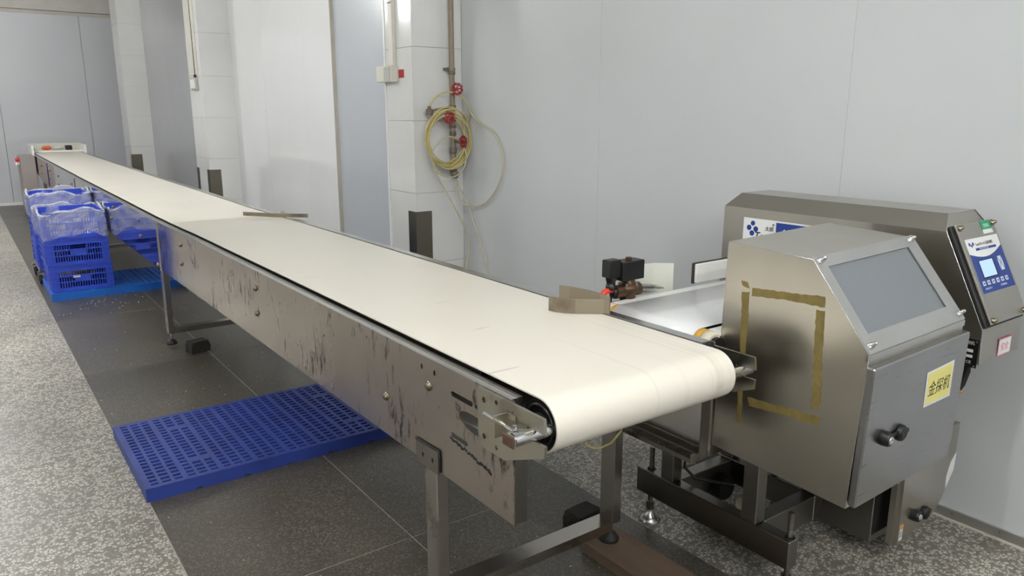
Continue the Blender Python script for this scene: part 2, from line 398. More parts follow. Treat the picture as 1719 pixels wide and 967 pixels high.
wr = struct(B(WX + .02, WX + 0.2, -4, 16, 0, 3.9), 'wall_right', 'plaster', 'glossy pale grey sandwich panel wall along the conveyor')
def wall_panel(ya, yb, x, m, z0=0.0, z1=3.9, thick=0.02, par=wr):
    g = 0.0004
    return MB().bbox(x, x + thick, ya + g, yb - g, z0, z1, b=0.0012).build('wall_panel', m, par)
for a, b in ((-4, -2.72), (-2.72, -1.22), (-1.22, 0.28), (0.28, 1.78), (1.78, 3.28), (3.28, 4.73)): wall_panel(a, b, WX, 'wall_grey')
for a, b in ((5.12, 6.93),): wall_panel(a, b, WX, 'wall_bluegrey')
def wxx(y): return 2.955 - (y - 6.93) * .0188
for a, b in ((6.93, 7.6), (7.6, 8.75), (8.75, 9.86)):
    MB().prism([(wxx(a + .001), a + .001), (wxx(b - .001), b - .001), (3.01, b - .001), (3.01, a + .001)], 'z', 0, 3.9).build('wall_panel', 'wall_white', wr)
for a, b in ((10.44, 11.4), (11.4, 12.9), (12.9, 14.4)): wall_panel(a, b, 2.81, 'wall_dim', thick=0.20)
wall_panel(14.9, 15.75, WX, 'wall_dim')
B(2.953, 2.99, 6.922, 6.930, 0, 3.9).build('end_trim', 'trim_tan', wr)
# floor strip along the near wall
bs = struct(B(WX - .012, WX, -4, 4.73, 0.006, 0.046), 'baseboard_right', 'steel_brushed_x', 'low stainless strip along the foot of the right wall')
B(WX - .018, WX - .002, -4, 4.73, 0, 0.007).build('sealant_line', 'caulk', bs)
for y in (1.17, 1.0, 1.30): CY((WX - .018, y, .035), (WX - .008, y, .035), .004, n=8).build('screw', 'steel_flange', bs)

wf = struct(B(-4.5, 3.2, 15.77, 15.95, 0, 3.9), 'wall_far', 'plaster', 'grey panelled wall closing the far end of the room')
for a, b in ((-3.26, -1.93), (-1.93, -0.6), (-0.6, 0.735), (0.735, 2.065), (2.065, 2.66)):
    MB().bbox(a + .003, b - .003, 15.75, 15.77, 0.05, 3.21, b=0.002).build('wall_panel', 'far_panel', wf)
MB().box(-4.5, 2.66, 15.735, 15.77, 3.21, 3.25).build('top_trim', 'trim_tan', wf)
MB().box(-4.5, 2.66, 15.735, 15.77, 0.0, 0.05).build('base_trim', 'trim_white', wf)
MB().box(2.66, 2.70, 15.73, 15.77, 0.0, 3.25).build('side_trim', 'trim_white', wf)
MB().box(-4.5, 2.99, 15.70, 15.77, 3.27, 3.9).build('bulkhead', 'plaster', wf)
struct(B(-4.6, -4.5, -4, 16, 0, 3.9), 'wall_left', 'wall_white', 'pale wall on the open side of the room')
struct(B(-4.6, 3.2, -4.1, -4, 0, 3.9), 'wall_back', 'wall_white', 'pale wall behind the viewer')
struct(B(-4.6, 3.2, -4.1, 16, 3.9, 4.0), 'ceiling', 'ceiling', 'flat pale ceiling')
struct(B(-4.5, 3.0, 4.80, 5.25, 2.62, 3.9), 'trim_1', 'ceiling', 'deep ceiling beam spanning the room at the first pillar')

# tiled pillars
def pillar(n, x0, y0, y1, label):
    p = struct(B(x0 + .006, WX + .02, y0 + .006, y1 - .006, 0, 3.9), 'trim_%d' % n, 'grout', label)
    zs = [0.0, 0.5, 1.007, 1.508, 2.0, 2.5, 3.0, 3.5, 3.9]
    for a, b in zip(zs[:-1], zs[1:]):
        g = .0012
        BB(x0, WX, y0, y0 + .006, a + g, b - g, b=.0015).build('tile', 'tile_white', p)
        BB(x0 - .0005, x0 + .006, y0 + .0005, y1, a + g, b - g, b=.0015).build('tile', 'tile_white', p)
    return p
pA = pillar(2, 2.594, 4.73, 5.117, 'white tiled pillar carrying the water pipe and yellow hose')
pB = pillar(3, 2.53, 9.85, 10.44, 'white tiled pillar in the middle with a small switch')
pC = pillar(4, 2.445, 14.38, 14.95, 'white tiled pillar next to the far wall')
B(2.588, 2.612, 5.117, 5.137, 0, 3.9).build('corner_strip', 'trim_white', pA)

def corner_guard(x, y, wx, wy, z1, label, far=False):
    mb = MB()
    if not far:
        mb.prism([(x - .0035, y - .0035), (x + wx, y - .0035), (x + wx, y - .0005), (x - .0005, y - .0005), (x - .0005, y + wy), (x - .0035, y + wy)], 'z', 0, z1)
    else:
        mb.prism([(x - .0035, y - wy), (x - .0005, y - wy), (x - .0005, y + .0005), (x + wx, y + .0005), (x + wx, y + .0035), (x - .0035, y + .0035)], 'z', 0, z1)
    return tag(recenter(mb.build('corner_guard', 'steel_guard')), label, 'guard', 'corner guards on the pillars')
corner_guard(2.5935, 4.73, .125, .11, .878, 'steel corner guard on the pillar with the coiled hose')
corner_guard(2.5295, 9.85, .135, .11, .878, 'steel corner guard on the near corner of the middle pillar')
corner_guard(2.5295, 10.44, .1, .1, .878, 'thin dark steel guard on the far corner of the middle pillar', far=True)
corner_guard(2.4445, 14.38, .16, .11, .878, 'steel corner guard on the pillar by the far wall')

# ceiling lamps and added fill lamps
def emit_w(watts, length):
    k = 'lamp_tube_%d' % watts
    if k not in MATS: emit(k, (252, 253, 249), watts / (math.pi * 2 * math.pi * .013 * length))
    return k
for i, (x, y, z, d, wt, lb) in enumerate(LAMPS):
    t = thing('ceiling_lamp', lb, 'lamp', (x, y, z), 'tube lamps under the ceiling')
    dx, dy = (0.62, 0.05) if d == 'x' else (0.05, 0.62)
    if y == 5.34: dx = 1.6; dy = .03
    B(x - dx, x + dx, y - dy * (.6 if d == 'x' else 1), y + dy * (.6 if d == 'x' else 1), z + .03, z + .07).build('housing', 'lamp_housing', t)
    a = (dx - .02, 0) if d == 'x' else (0, dy - .02)
    CY((x - a[0], y - a[1], z + .012), (x + a[0], y + a[1], z + .012), .013, n=12).build('tube', emit_w(wt, 2 * max(a[0], a[1])), t)
    for sx, sy in ((-.7, -.7), (.7, .7)):
        CY((x + sx * a[0], y + sy * a[1], z + .07), (x + sx * a[0], y + sy * a[1], 3.9), .004, n=6).build('hanger', 'lamp_housing', t)

# ============================================================ LONG CONVEYOR
DZ = [(-9, 0), (1.5, 0), (3, -.003), (4.5, -.007), (5.15, -.014), (5.6, -.0155), (7, -.008), (9, -.002), (11, .012), (15.2, .036), (30, .036)]
def dz(y):
    for (a, u), (b, v) in zip(DZ[:-1], DZ[1:]):
        if a <= y <= b: return u + (v - u) * (y - a) / (b - a)
    return 0
BX0, BX1, YE, YF = 1.052, 1.70, 1.34, 14.75
cv = thing('belt_conveyor', 'long belt conveyor with a cream belt between stainless side panels, running to the far wall', 'conveyor', (1.37, 8, 0))
path = []
ST = [1.34, 1.6, 2, 3, 4, 4.5, 5.15, 5.6, 6.3, 7, 9, 11, 13, 14.75]
for y in ST: path.append((y, .90 + dz(y)))
zc = .83 + dz(14.75)
for k in range(1, 12):
    a = math.pi / 2 - math.pi * k / 12; path.append((14.75 + .07 * math.cos(a), zc + .07 * math.sin(a)))
for y in reversed(ST): path.append((y, .76 + dz(y) - (0 if y < 1.5 else .035 if y < 1.7 else .055)))
for k in range(1, 16):
    a = -math.pi / 2 - math.pi * k / 16; path.append((1.34 + .07 * math.cos(a), .83 + .07 * math.sin(a)))
mb = MB(); n = len(path)
cxn = (8.0, .83)
inner = []
for i, p in enumerate(path):
    a = Vector(path[i - 1]); b = Vector(path[(i + 1) % n]); t = (b - a).normalized(); nn = Vector((t.y, -t.x)); inner.append((p[0] + nn.x * .004, p[1] + nn.y * .004))
vs = []; fs = []
for p, q in zip(path, inner): vs += [(BX0, p[0], p[1]), (BX1, p[0], p[1]), (BX0, q[0], q[1]), (BX1, q[0], q[1])]
for i in range(n):
    j = (i + 1) % n; a = 4 * i; b = 4 * j
    fs += [(a, a + 1, b + 1, b), (a + 2, b + 2, b + 3, a + 3), (a, b, b + 2, a + 2), (a + 1, a + 3, b + 3, b + 1)]
mb.add(vs, fs, True); bo = mb.build('belt', 'belt_cream', cv)
bm = bmesh.new(); bm.from_mesh(bo.data)
for e in bm.edges:
    if len(e.link_faces) == 2 and e.link_faces[0].normal.dot(e.link_faces[1].normal) < .5: e.smooth = False
bm.to_mesh(bo.data); bm.free()
# slider bed under the belt
mb = MB()
for a, b in zip(ST[1:-1], ST[2:]): mb.add([(x, y, .893 + dz(y) + k) for x in (1.06, 1.69) for y in (a, b) for k in (-.02, 0)], [(0, 1, 3, 2), (4, 6, 7, 5), (0, 4, 5, 1), (2, 3, 7, 6), (0, 2, 6, 4), (1, 5, 7, 3)])
mb.build('slider_bed', 'steel_dark', cv)

def circ(cy_, cz_, r, n=12, ry=None): return [(cy_ + (ry or r) * math.cos(2 * math.pi * i / n), cz_ + r * math.sin(2 * math.pi * i / n)) for i in range(n)]
def slot(y0, y1, z, r, n=6, zt=0):
    a = [(y1 + r * math.cos(t), z + r * math.sin(t)) for t in [(-90 + 180 * i / n) * math.pi / 180 for i in range(n + 1)]]
    b = [(y0 + r * math.cos(t), z + zt + r * math.sin(t)) for t in [(90 + 180 * i / n) * math.pi / 180 for i in range(n + 1)]]
    return a + b
def panel_poly(y0, y1):
    ys = [y0] + [y for y in ST if y0 < y < y1] + [y1]
    return [(y, .555 + dz(y) * .5) for y in ys] + [(y, .884 + dz(y)) for y in reversed(ys)]
SEG = [(1.384, 5.385), (5.39, 9.45), (9.455, 12.3), (12.305, 14.85)]
for side, x in ((0, 1.010), (1, 1.742)):
    for k, (a, b) in enumerate(SEG):
        holes = []
        if k == 0:
            holes = [circ(1.836, .849, .0085, ry=.006), circ(1.764, .849, .0085, ry=.006), slot(1.575, 1.668, .817, .0075),
                     [(1.40, .737), (1.56, .737), (1.60, .742), (1.632, .757), (1.636, .772), (1.625, .782), (1.60, .788), (1.40, .788)],
                     slot(1.60, 1.673, .697, .0065, zt=-.002), circ(1.552, .817, .006), circ(2.566, .766, .005), circ(2.80, .644, .006), circ(2.2, .848, .004), circ(3.75, .60, .004)]
        poly = [(y, z + (.018 if side and z > .8 else 0)) for y, z in panel_poly(a, b)]
        if k == 3: poly = [(y, (z if y < 14.4 or z > .8 else .70)) for y, z in poly]
        MB().prism(poly, 'x', x, x + .003, holes).build('side_panel', ('steel_panel_worn' if k == 0 else 'steel_mirror') if side == 0 else 'steel_flange', cv)
    # top flange with the two long grooves, and lower return lip
    x0 = x + .0032 if side == 0 else x - .0375; zt_ = 0 if side == 0 else .018
    for nm, xa, xb, up, mt in (('top_flange', 0, .0195, 0, 'steel_flange'), ('wear_strip', .0205, .0355, .001, 'steel_flange')):
        if side: xa, xb = .0375 - xb, .0375 - xa
        for k, (a, b) in enumerate(SEG):
            a2 = a if k else 1.40
            ys = [a2] + [y for y in ST if a2 < y < b] + [b]; mb = MB()
            for u, v in zip(ys[:-1], ys[1:]): mb.add([(x0 + xx, y, .884 + zt_ + dz(y) + zz) for xx in (xa, xb) for y in (u, v) for zz in (-.02, up)], [(0, 1, 3, 2), (4, 6, 7, 5), (0, 4, 5, 1), (2, 3, 7, 6), (0, 2, 6, 4), (1, 5, 7, 3)])
            mb.build(nm, mt, cv)
    xi = x + .003 if side == 0 else x - .038
    B(xi, xi + .038, 1.384, 1.388, .555, .74).build('end_flange', 'steel_dark', cv)
    for k, (a, b) in enumerate(SEG[:3]):
        B(xi, xi + .025, a + .01, b, .552 + dz((a + b) / 2) * .5, .556 + dz((a + b) / 2) * .5).build('bottom_lip', 'steel_dark', cv)
# welded seam bars, near-left
for y in (5.387, 9.452, 12.302):
    B(1.004, 1.010, y - .03, y + .03, .555 + dz(y), .875 + dz(y)).build('joint_strip', 'steel_mirror', cv)
def bolt(x, y, z, r=.011, parent=cv, m='bolt_steel', sgn=-1):
    mb = MB(); mb.lathe((x, y, z), (sgn, 0, 0), [(r * 1.35, 0), (r * 1.35, .002), (r, .002), (r, .007), (r * .8, .0095), (r * .3, .0105)], n=6 if False else 10)
    return mb.build('bolt', m, parent)
for (y, z) in ((2.071, .684), (1.797, .801), (3.343, .798), (3.345, .682), (4.724, .803), (4.742, .686), (5.965, .812), (5.955, .696), (7.03, .802), (7.19, .69), (8.3, .80), (8.3, .69), (9.7, .80), (9.9, .70),
               (11.0, .80), (11.05, .69), (12.0, .81), (12.1, .69), (13.1, .81), (13.2, .70)): bolt(1.010, y, z)
bolt(1.004, 5.41, .572, .014)
# end plates with the shaft forks
def fork(flip): return [(1.527, .883), (1.257, .884), (1.252, .847), (1.319, .847), (1.319, .817), (1.252, .818), (1.254, .789), (1.411, .724), (1.527, .724)]
MB().prism(fork(0), 'x', 1.000, 1.008, [circ(1.50, .855, .008), circ(1.445, .865, .006), circ(1.50, .757, .008), circ(1.36, .785, .006), circ(1.375, .86, .005), circ(1.445, .745, .006)]).build('end_plate', 'steel_plate', cv)
MB().prism(fork(1), 'x', 1.762, 1.770, [circ(1.50, .855, .008), circ(1.50, .757, .008)]).build('end_plate', 'steel_plate', cv)
B(1.743, 1.765, 1.40, 1.53, .80, .87).build('spacer', 'steel_dark', cv)
# tension screws
for s_, x in ((-1, 1.0), (1, 1.770)):
    xo = x + s_ * .022
    mb = MB().bbox(min(x, x + s_ * .042), max(x, x + s_ * .042), 1.392, 1.399, .800, .858, b=.001); mb.bbox(min(x, x + s_ * .005), max(x, x + s_ * .005), 1.36, 1.399, .800, .858, b=.001)
    mb.build('tension_bracket', 'steel_plate', cv)
    CY((xo, 1.465, .836), (xo, 1.335, .832), .0058, n=12).build('tension_screw', 'chrome', cv)
    MB().cyl((xo, 1.415, .8345), (xo, 1.402, .834), .011, n=6, smooth=False).build('nut', 'chrome', cv)
MB().cyl((.945, 1.300, .832), (1.80, 1.300, .832), .0165, n=24).build('shaft', 'chrome', cv)
MB().bbox(.940, .990, 1.286, 1.326, .819, .845, b=.006, seg=2).build('shaft_block', 'chrome', cv)
MB().bbox(.934, .9405, 1.284, 1.328, .817, .847, b=.003).build('rusty_end', 'rust', cv)
CY((.965, 1.318, .846), (.965, 1.318, .858), .006, n=8).build('grub_screw', 'chrome', cv)
MB().cyl((1.056, YE, .83), (1.696, YE, .83), .0655, n=40).build('drive_roller', 'roller_black', cv)
for x in (1.054, 1.698): MB().torus((x, YE, .83), (1, 0, 0), .050, .004).build('roller_rim', 'roller_black', cv)
MB().cyl((1.030, YE, .83), (1.056, YE, .83), .03, n=20).build('bearing', 'black_rubber', cv)
MB().cyl((1.056, YF, zc), (1.696, YF, zc), .0655, n=24).build('tail_roller', 'roller_black', cv)
# joined leg frames
def leg_frame(y, zf=0.0, zfr=None):
    zfr = zf if zfr is None else zfr
    top = .56 + dz(y)
    for x0, zz in ((1.010, zf), (1.722, zfr)):
        BB(x0, x0 + .040, y - .035, y + .035, zz + .08, top, b=.003).build('leg', 'steel_leg', cv)
        f = MB().cyl((x0 + .02, y, zz + .03), (x0 + .02, y, zz + .1), .008, n=10).build('foot_screw', 'chrome', cv)
        MB().lathe((x0 + .02, y, zz), (0, 0, 1), [(.034, 0), (.036, .006), (.034, .014), (.018, .032), (.013, .036)], 20).build('foot', 'black_rubber', cv)
    B(1.05, 1.722, y - .035, y + .035, (zf + zfr) / 2 + .08, (zf + zfr) / 2 + .115).build('crossbar', 'steel_leg', cv)
leg_frame(1.800, 0.006, 0.052); leg_frame(5.36, .03, .03); leg_frame(9.5); leg_frame(13.2)
MB().prism([(1.874, .545), (1.745, .545), (1.742, .618), (1.874, .612)], 'x', 1.0035, 1.0095, [circ(1.832, .578, .008, ry=.006), circ(1.775, .580, .008, ry=.006)]).build('leg_bracket', 'steel_dirty', cv)
w_ = MB(); w_.tube([(1.0065, 1.877, .614), (1.006, 1.80, .618), (1.006, 1.742, .621), (1.006, 1.739, .60), (1.006, 1.741, .556)], .0032, 6); w_.build('weld', 'black_rubber', cv)
g_ = MB()
for i in range(26):
    y = 1.68 - .0078 * i; z = .697 - .0012 * i + random.uniform(-.005, .003)
    g_.lathe((1.0103, y, z - .010), (-1, 0, 0), [(random.uniform(.004, .008), 0), (.003, random.uniform(.001, .0028))], 7)
g_.build('grease', 'black_rubber', cv)
# drain hose under the belt end
MB().tube([(1.505, 1.70, .698), (1.503, 1.70, .62), (1.510, 1.70, .55), (1.527, 1.70, .518), (1.555, 1.70, .498), (1.592, 1.70, .488), (1.64, 1.70, .492), (1.69, 1.71, .515), (1.742, 1.73, .56)], .004, 6).build('drain_tube', 'hose_yellow', cv)
# stainless guide plates bolted on the right rail
def strip(pts, z0, z1, th, name, m, par):
    mb = MB(); n = len(pts); vs = []
    for i, p in enumerate(pts):
        a = Vector(pts[max(0, i - 1)]); b = Vector(pts[min(n - 1, i + 1)]); t = (b - a).normalized(); q = Vector((-t.y, t.x)) * th
        for (x, y) in ((p[0], p[1]), (p[0] + q.x, p[1] + q.y)):
            for z in (z0, z1): vs.append((x, y, z))
    fs = [(0, 1, 3, 2), tuple(4 * (n - 1) + k for k in (0, 2, 3, 1))]
    for i in range(n - 1):
        o = 4 * i; fs += [(o, o + 4, o + 5, o + 1), (o + 2, o + 3, o + 7, o + 6), (o + 1, o + 5, o + 7, o + 3), (o, o + 2, o + 6, o + 4)]
    mb.add(vs, fs); return mb.build(name, m, par)
strip([(1.578, 1.962), (1.584, 1.935), (1.60, 1.905), (1.625, 1.878), (1.66, 1.85), (1.70, 1.818), (1.712, 1.80)], .902, .952, .002, 'guide_plate', 'steel_guide', cv)
strip([(1.712, 1.80), (1.722, 1.86), (1.72, 1.93), (1.705, 2.0), (1.69, 2.04)], .902, .962, .002, 'guide_plate', 'steel_guide', cv)
strip([(1.50, 5.11), (1.58, 5.00), (1.64, 4.91), (1.70, 4.85), (1.76, 4.80), (1.81, 4.76)], .897, .922, .002, 'guide_plate', 'steel_guide', cv)
strip([(1.70, 4.85), (1.72, 4.93), (1.73, 5.03)], .888, .922, .002, 'guide_plate', 'steel_guide', cv)
# far end hood and drive box
hd = MB()
hd.box(1.00, 1.03, 14.35, 14.95, .86, 1.06).build('end_guard', 'white_plastic', cv)
B(1.74, 1.77, 14.35, 14.95, .86, 1.06).build('end_guard', 'white_plastic', cv)
B(1.00, 1.77, 14.95, 14.98, .86, 1.07).build('end_guard', 'box_cream', cv)
B(1.03, 1.74, 14.60, 14.66, .94, .965).build('end_bar', 'white_plastic', cv)

ctl = thing('control_cabinet', 'tall grey steel cabinet at the far end of the long conveyor', 'cabinet', (.9, 14.2, 0))
BB(.80, 1.0, 13.9, 14.5, 0, .92, b=.006).build('body', 'grey_box', ctl)
BB(.792, .80, 13.95, 14.45, .04, .88, b=.003).build('door', 'grey_box', ctl)
for z, m in ((.862, 'red_button'), (.80, 'white_plastic')):
    MB().lathe((.792, 13.95, z), (-1, 0, 0), [(.02, 0), (.02, .02), (.034, .022), (.034, .045), (.02, .052)], 14).build('button', m, ctl)
# things left on the far end tray
def pack(name, x0, x1, y, z0, h, m, label, cat, d=.14):
    mb = MB(); nx = 9; ny = 5; vs = []; fs = []
    for k, s_ in enumerate((1, -1)):
        for i in range(nx):
            for j in range(ny):
                u = i / (nx - 1); v = j / (ny - 1)
                hh = h * .5 * (math.sin(math.pi * min(max(u, .0), 1)) ** .35 if 0 < u < 1 else 0) * (math.sin(math.pi * v) ** .35 if 0 < v < 1 else 0)
                vs.append((x0 + (x1 - x0) * u, y + d * v, z0 + h * .5 + s_ * hh + (random.uniform(-.006, .006) if s_ > 0 else 0)))
        o = k * nx * ny
        for i in range(nx - 1):
            for j in range(ny - 1): a = o + i * ny + j; fs.append((a, a + 1, a + ny + 1, a + ny) if s_ > 0 else (a, a + ny, a + ny + 1, a + 1))
    mb.add(vs, fs, True); return tag(recenter(mb.build(name, m)), label, cat)
TZ = .968
pack('packet', 1.16, 1.31, 14.62, TZ, .075, 'orange_pack', 'orange plastic packet on the far end of the conveyor', 'packet')
pack('packet', 1.32, 1.48, 14.62, TZ, .07, 'white_translucent', 'clear crumpled bag beside the orange packet', 'bag')
tag(recenter(BB(1.50, 1.60, 14.62, 14.72, TZ, TZ + .075, b=.012, seg=2).build('pouch', 'black_plastic')), 'small black pouch at the far end of the conveyor', 'pouch')

# ============================================================ METAL DETECTOR
md = thing('metal_detector', 'stainless metal detector machine with its own short white belt, control head and sloped cabinet', 'machine', (2.3, 1.6, 0))
# base frame
def bar(*a, m='steel_dark', name='frame_bar', b=.003): return BB(*a, b=b).build(name, m, md)
bar(2.0, 2.05, 1.245, 1.925, .118, .218); bar(2.345, 2.40, 1.376, 1.925, .118, .218)
bar(2.0515, 2.344, 1.742, 1.80, .12, .217); bar(2.0515, 2.344, 1.376, 1.434, .12, .217)
for x0, y0, zt in ((2.0, 1.742, .50), (2.0, 1.376, .495), (2.345, 1.742, .60), (2.345, 1.376, .49)):
    bar(x0, x0 + .05, y0, y0 + .06, .219, zt, name='post')
for x, y in ((2.026, 1.872), (2.026, 1.262), (2.37, 1.872), (2.37, 1.56)):
    r = MB().cyl((x, y, .03), (x, y, .31), .0095, n=12)
    for k in range(14): r.torus((x, y, .225 + k * .006), (0, 0, 1), .0092, .0012, n=12, k=4)
    r.build('threaded_rod', 'steel_dark', md)
    MB().cyl((x, y, .055), (x, y, .085), .018, n=6, smooth=False).build('nut', 'steel_dark', md)
    MB().lathe((x, y, 0), (0, 0, 1), [(.042, 0), (.044, .004), (.03, .018), (.016, .034), (.014, .05)], 24).build('foot', 'steel_flange', md)
    MB().torus((x, y, .2195), (0, 0, 1), .014, .003, n=14, k=5).build('grommet', 'black_rubber', md)
# short belt across: axis along x
BT, BR = .892, .052
bx0, bx1 = 1.862, 2.93
ypath = []
for k in range(0, 13): a = math.pi / 2 + math.pi * k / 12; ypath.append((bx0 + BR * math.cos(a), BT - BR + BR * math.sin(a)))
for k in range(0, 13): a = -math.pi / 2 + math.pi * k / 12; ypath.append((bx1 + BR * math.cos(a), BT - BR + BR * math.sin(a)))
def loopbelt(y0, y1, grow, name, m, par):
    vs = []; fs = []; c = [(x, z) for x, z in ypath]; n = len(c)
    mb = MB()
    for i in range(n):
        a = Vector(c[i - 1]); b = Vector(c[(i + 1) % n]); t = (b - a).normalized(); nn = Vector((-t.y, t.x))
        o = (c[i][0] - nn.x * -grow, c[i][1] - nn.y * -grow)
        for (x, z) in (o, (c[i][0] + nn.x * .003, c[i][1] + nn.y * .003)):
            vs += [(x, y0, z), (x, y1, z)]
    for i in range(n):
        j = (i + 1) % n; a = 4 * i; b = 4 * j
        fs += [(a, a + 1, b + 1, b), (a + 2, b + 2, b + 3, a + 3), (a, b, b + 2, a + 2), (a + 1, a + 3, b + 3, b + 1)]
    mb.add(vs, fs, True); return mb.build(name, m, par)
loopbelt(1.535, 1.905, 0, 'cross_belt', 'belt_white', md)
for y0, y1, m in ((1.515, 1.545, 'yellow_ring'), (1.895, 1.928, 'yellow_ring'), (1.478, 1.514, 'cream_cap'), (1.929, 1.966, 'cream_cap')):
    r = .049 if m == 'yellow_ring' else .0475
    MB().lathe((bx0, y0, BT - BR), (0, 1, 0), [(r - .006, 0), (r, .005), (r, y1 - y0 - .005), (r - .006, y1 - y0)], 32).build('roller_band' if m == 'yellow_ring' else 'roller_cap', m, md)
MB().cyl((bx0, 1.462, BT - BR), (bx0, 1.478, BT - BR), .034, n=24).build('bearing', 'black_plastic', md)
B(1.90, 2.93, 1.545, 1.895, .80, .886).build('slider_bed', 'black_plastic', md)
B(1.885, 2.93, 1.478, 1.528, .80, .884).build('side_rail', 'white_plastic', md)
B(1.885, 2.93, 1.912, 1.966, .80, .886).build('side_rail', 'white_plastic', md)
BB(2.325, 2.93, 1.958, 1.970, .898, .976, b=.005, seg=2).build('belt_guard', 'white_plastic', md)
BB(2.318, 2.93, 1.9705, 1.980, .894, .980, b=.004).build('guard_backing', 'brown_edge', md)
# belt carrier frame and drip tray
MB().prism([(1.90, .45), (1.50, .45), (1.50, .80), (1.96, .80), (1.96, .47)], 'x', 1.955, 1.961).build('carrier_plate', 'steel_dirty', md)
bar(1.885, 1.905, 1.492, 1.51, .455, .79, m='steel_dirty', name='carrier_edge')
tr = MB().box(1.80, 2.34, 1.50, 1.905, .452, .458); tr.box(1.80, 1.804, 1.50, 1.905, .458, .468); tr.box(1.80, 2.34, 1.497, 1.50, .452, .485)
tro = tr.build('drip_tray', 'steel_dirty', md)
bar(2.30, 2.34, 1.50, 1.91, .46, .80, m='steel_dark', name='carrier_edge')
# wiring and parts seen under the belt
MB().tube([(2.055, 1.74, .46), (2.06, 1.735, .36), (2.058, 1.738, .27), (2.075, 1.70, .235), (2.12, 1.66, .225), (2.2, 1.62, .2)], .006, 6).build('cable', 'black_plastic', md)
MB().lathe((2.27, 1.70, .13), (0, 1, 0), [(.045, 0), (.05, .01), (.05, .10), (.045, .11)], 20).build('drive_motor', 'black_plastic', md)
MB().lathe((2.33, 1.66, .05), (1, 0, 0), [(.04, 0), (.048, .01), (.048, .03), (.04, .04)], 24).build('castor_wheel', 'cream_cap', md)
# steel head (search coil portal)
hp = [(.775, 2.56), (1.187, 2.56), (1.24, 2.612), (1.24, 2.80), (1.187, 2.85), (.775, 2.85)]
def yend(z): return .992 if z < .89 else .995 + (z - .89) * .4886
mb = MB(); vs = []
hp2 = [(.775, 2.56), (.89, 2.56), (1.187, 2.56), (1.24, 2.612), (1.24, 2.80), (1.187, 2.85), (.89, 2.85), (.775, 2.85)]
for z, x in hp2: vs.append((x, yend(z), z))
for z, x in hp2: vs.append((x, 1.44, z))
k = len(hp2)
mb.add(vs, [tuple(range(k, 2 * k)), (1, 2, 3, 4, 5, 6), (0, 1, 6, 7)] + [(i, (i + 1) % k, k + (i + 1) % k, k + i) for i in range(k)])
tp = [(1.00, 2.56), (1.187, 2.56), (1.24, 2.612), (1.24, 2.80), (1.187, 2.85), (1.00, 2.85)]
k = len(tp); vs = [(x, 1.44, z) for z, x in tp] + [(x, 1.985, z) for z, x in tp]
mb.add(vs, [tuple(range(k)), tuple(range(k, 2 * k))] + [(i, (i + 1) % k, k + (i + 1) % k, k + i) for i in range(k)])
k = len(hp); vs = [(x, 1.985, z) for z, x in hp] + [(x, 2.03 - max(0, z - 1.18) * .8, z) for z, x in hp]
mb.add(vs, [tuple(range(k)), tuple(range(k, 2 * k))] + [(i, (i + 1) % k, k + (i + 1) % k, k + i) for i in range(k)])
head = mb.build('detector_head', 'steel_head', md)
MB().tube([(x - .0005 if x < 2.7 else x, yend(z) - .0008, z) for z, x in hp2[:6]], .0016, 6).build('highlight_bead', 'steel_flange', head)  # thin bead added along the head outline to catch highlights
B(2.565, 2.845, 1.44, 1.985, .775, .80).build('head_sill', 'steel_head', md)
bar(2.62, 2.67, 1.30, 1.35, .435, .775, name='post'); bar(2.62, 2.67, 1.86, 1.91, .0, .775, name='post'); bar(2.40, 2.66, 1.86, 1.91, .12, .2)
# slanted control face: s down the slope, n out of it
sd = Vector((0, -.171, -.35)).normalized(); sn = Vector((0, -.35, .171)).normalized(); s0 = Vector((0, 1.166, 1.24))
Msl = Matrix(((1, 0, 0, 0), (0, -sd.y, sn.y, s0.y), (0, -sd.z, sn.z, s0.z), (0, 0, 0, 1)))   # local x, up-slope, outward
def SL(): m = MB(); m.M = Msl; return m
SL().bbox(2.567, 2.842, -.388, -.046, 0, .012, b=.003).build('gasket_shade', 'black_rubber', head)  # black gasket widened to stand in for the shaded recess
pl = SL().bbox(2.584, 2.850, -.382, -.045, .012, .022, b=.004, seg=2); pl = pl.build('control_panel', 'steel_head', md)
for x, s_ in ((2.597, -.06), (2.832, -.06), (2.597, -.37), (2.832, -.37)):
    SL().lathe((x, s_, .022), (0, 0, 1), [(.010, 0), (.010, .006), (.007, .007), (.006, .014), (.002, .017)], 10).build('screw', 'bolt_steel', pl)
T = .0225
def sticker(x0, x1, a, b, m, name='sticker', z=T, par=pl, h=.0006): return SL().box(x0, x1, -b, -a, z, z + h).build(name, m, par)
sticker(2.602, 2.836, .100, .282, 'paper_white', 'keypad_foil')
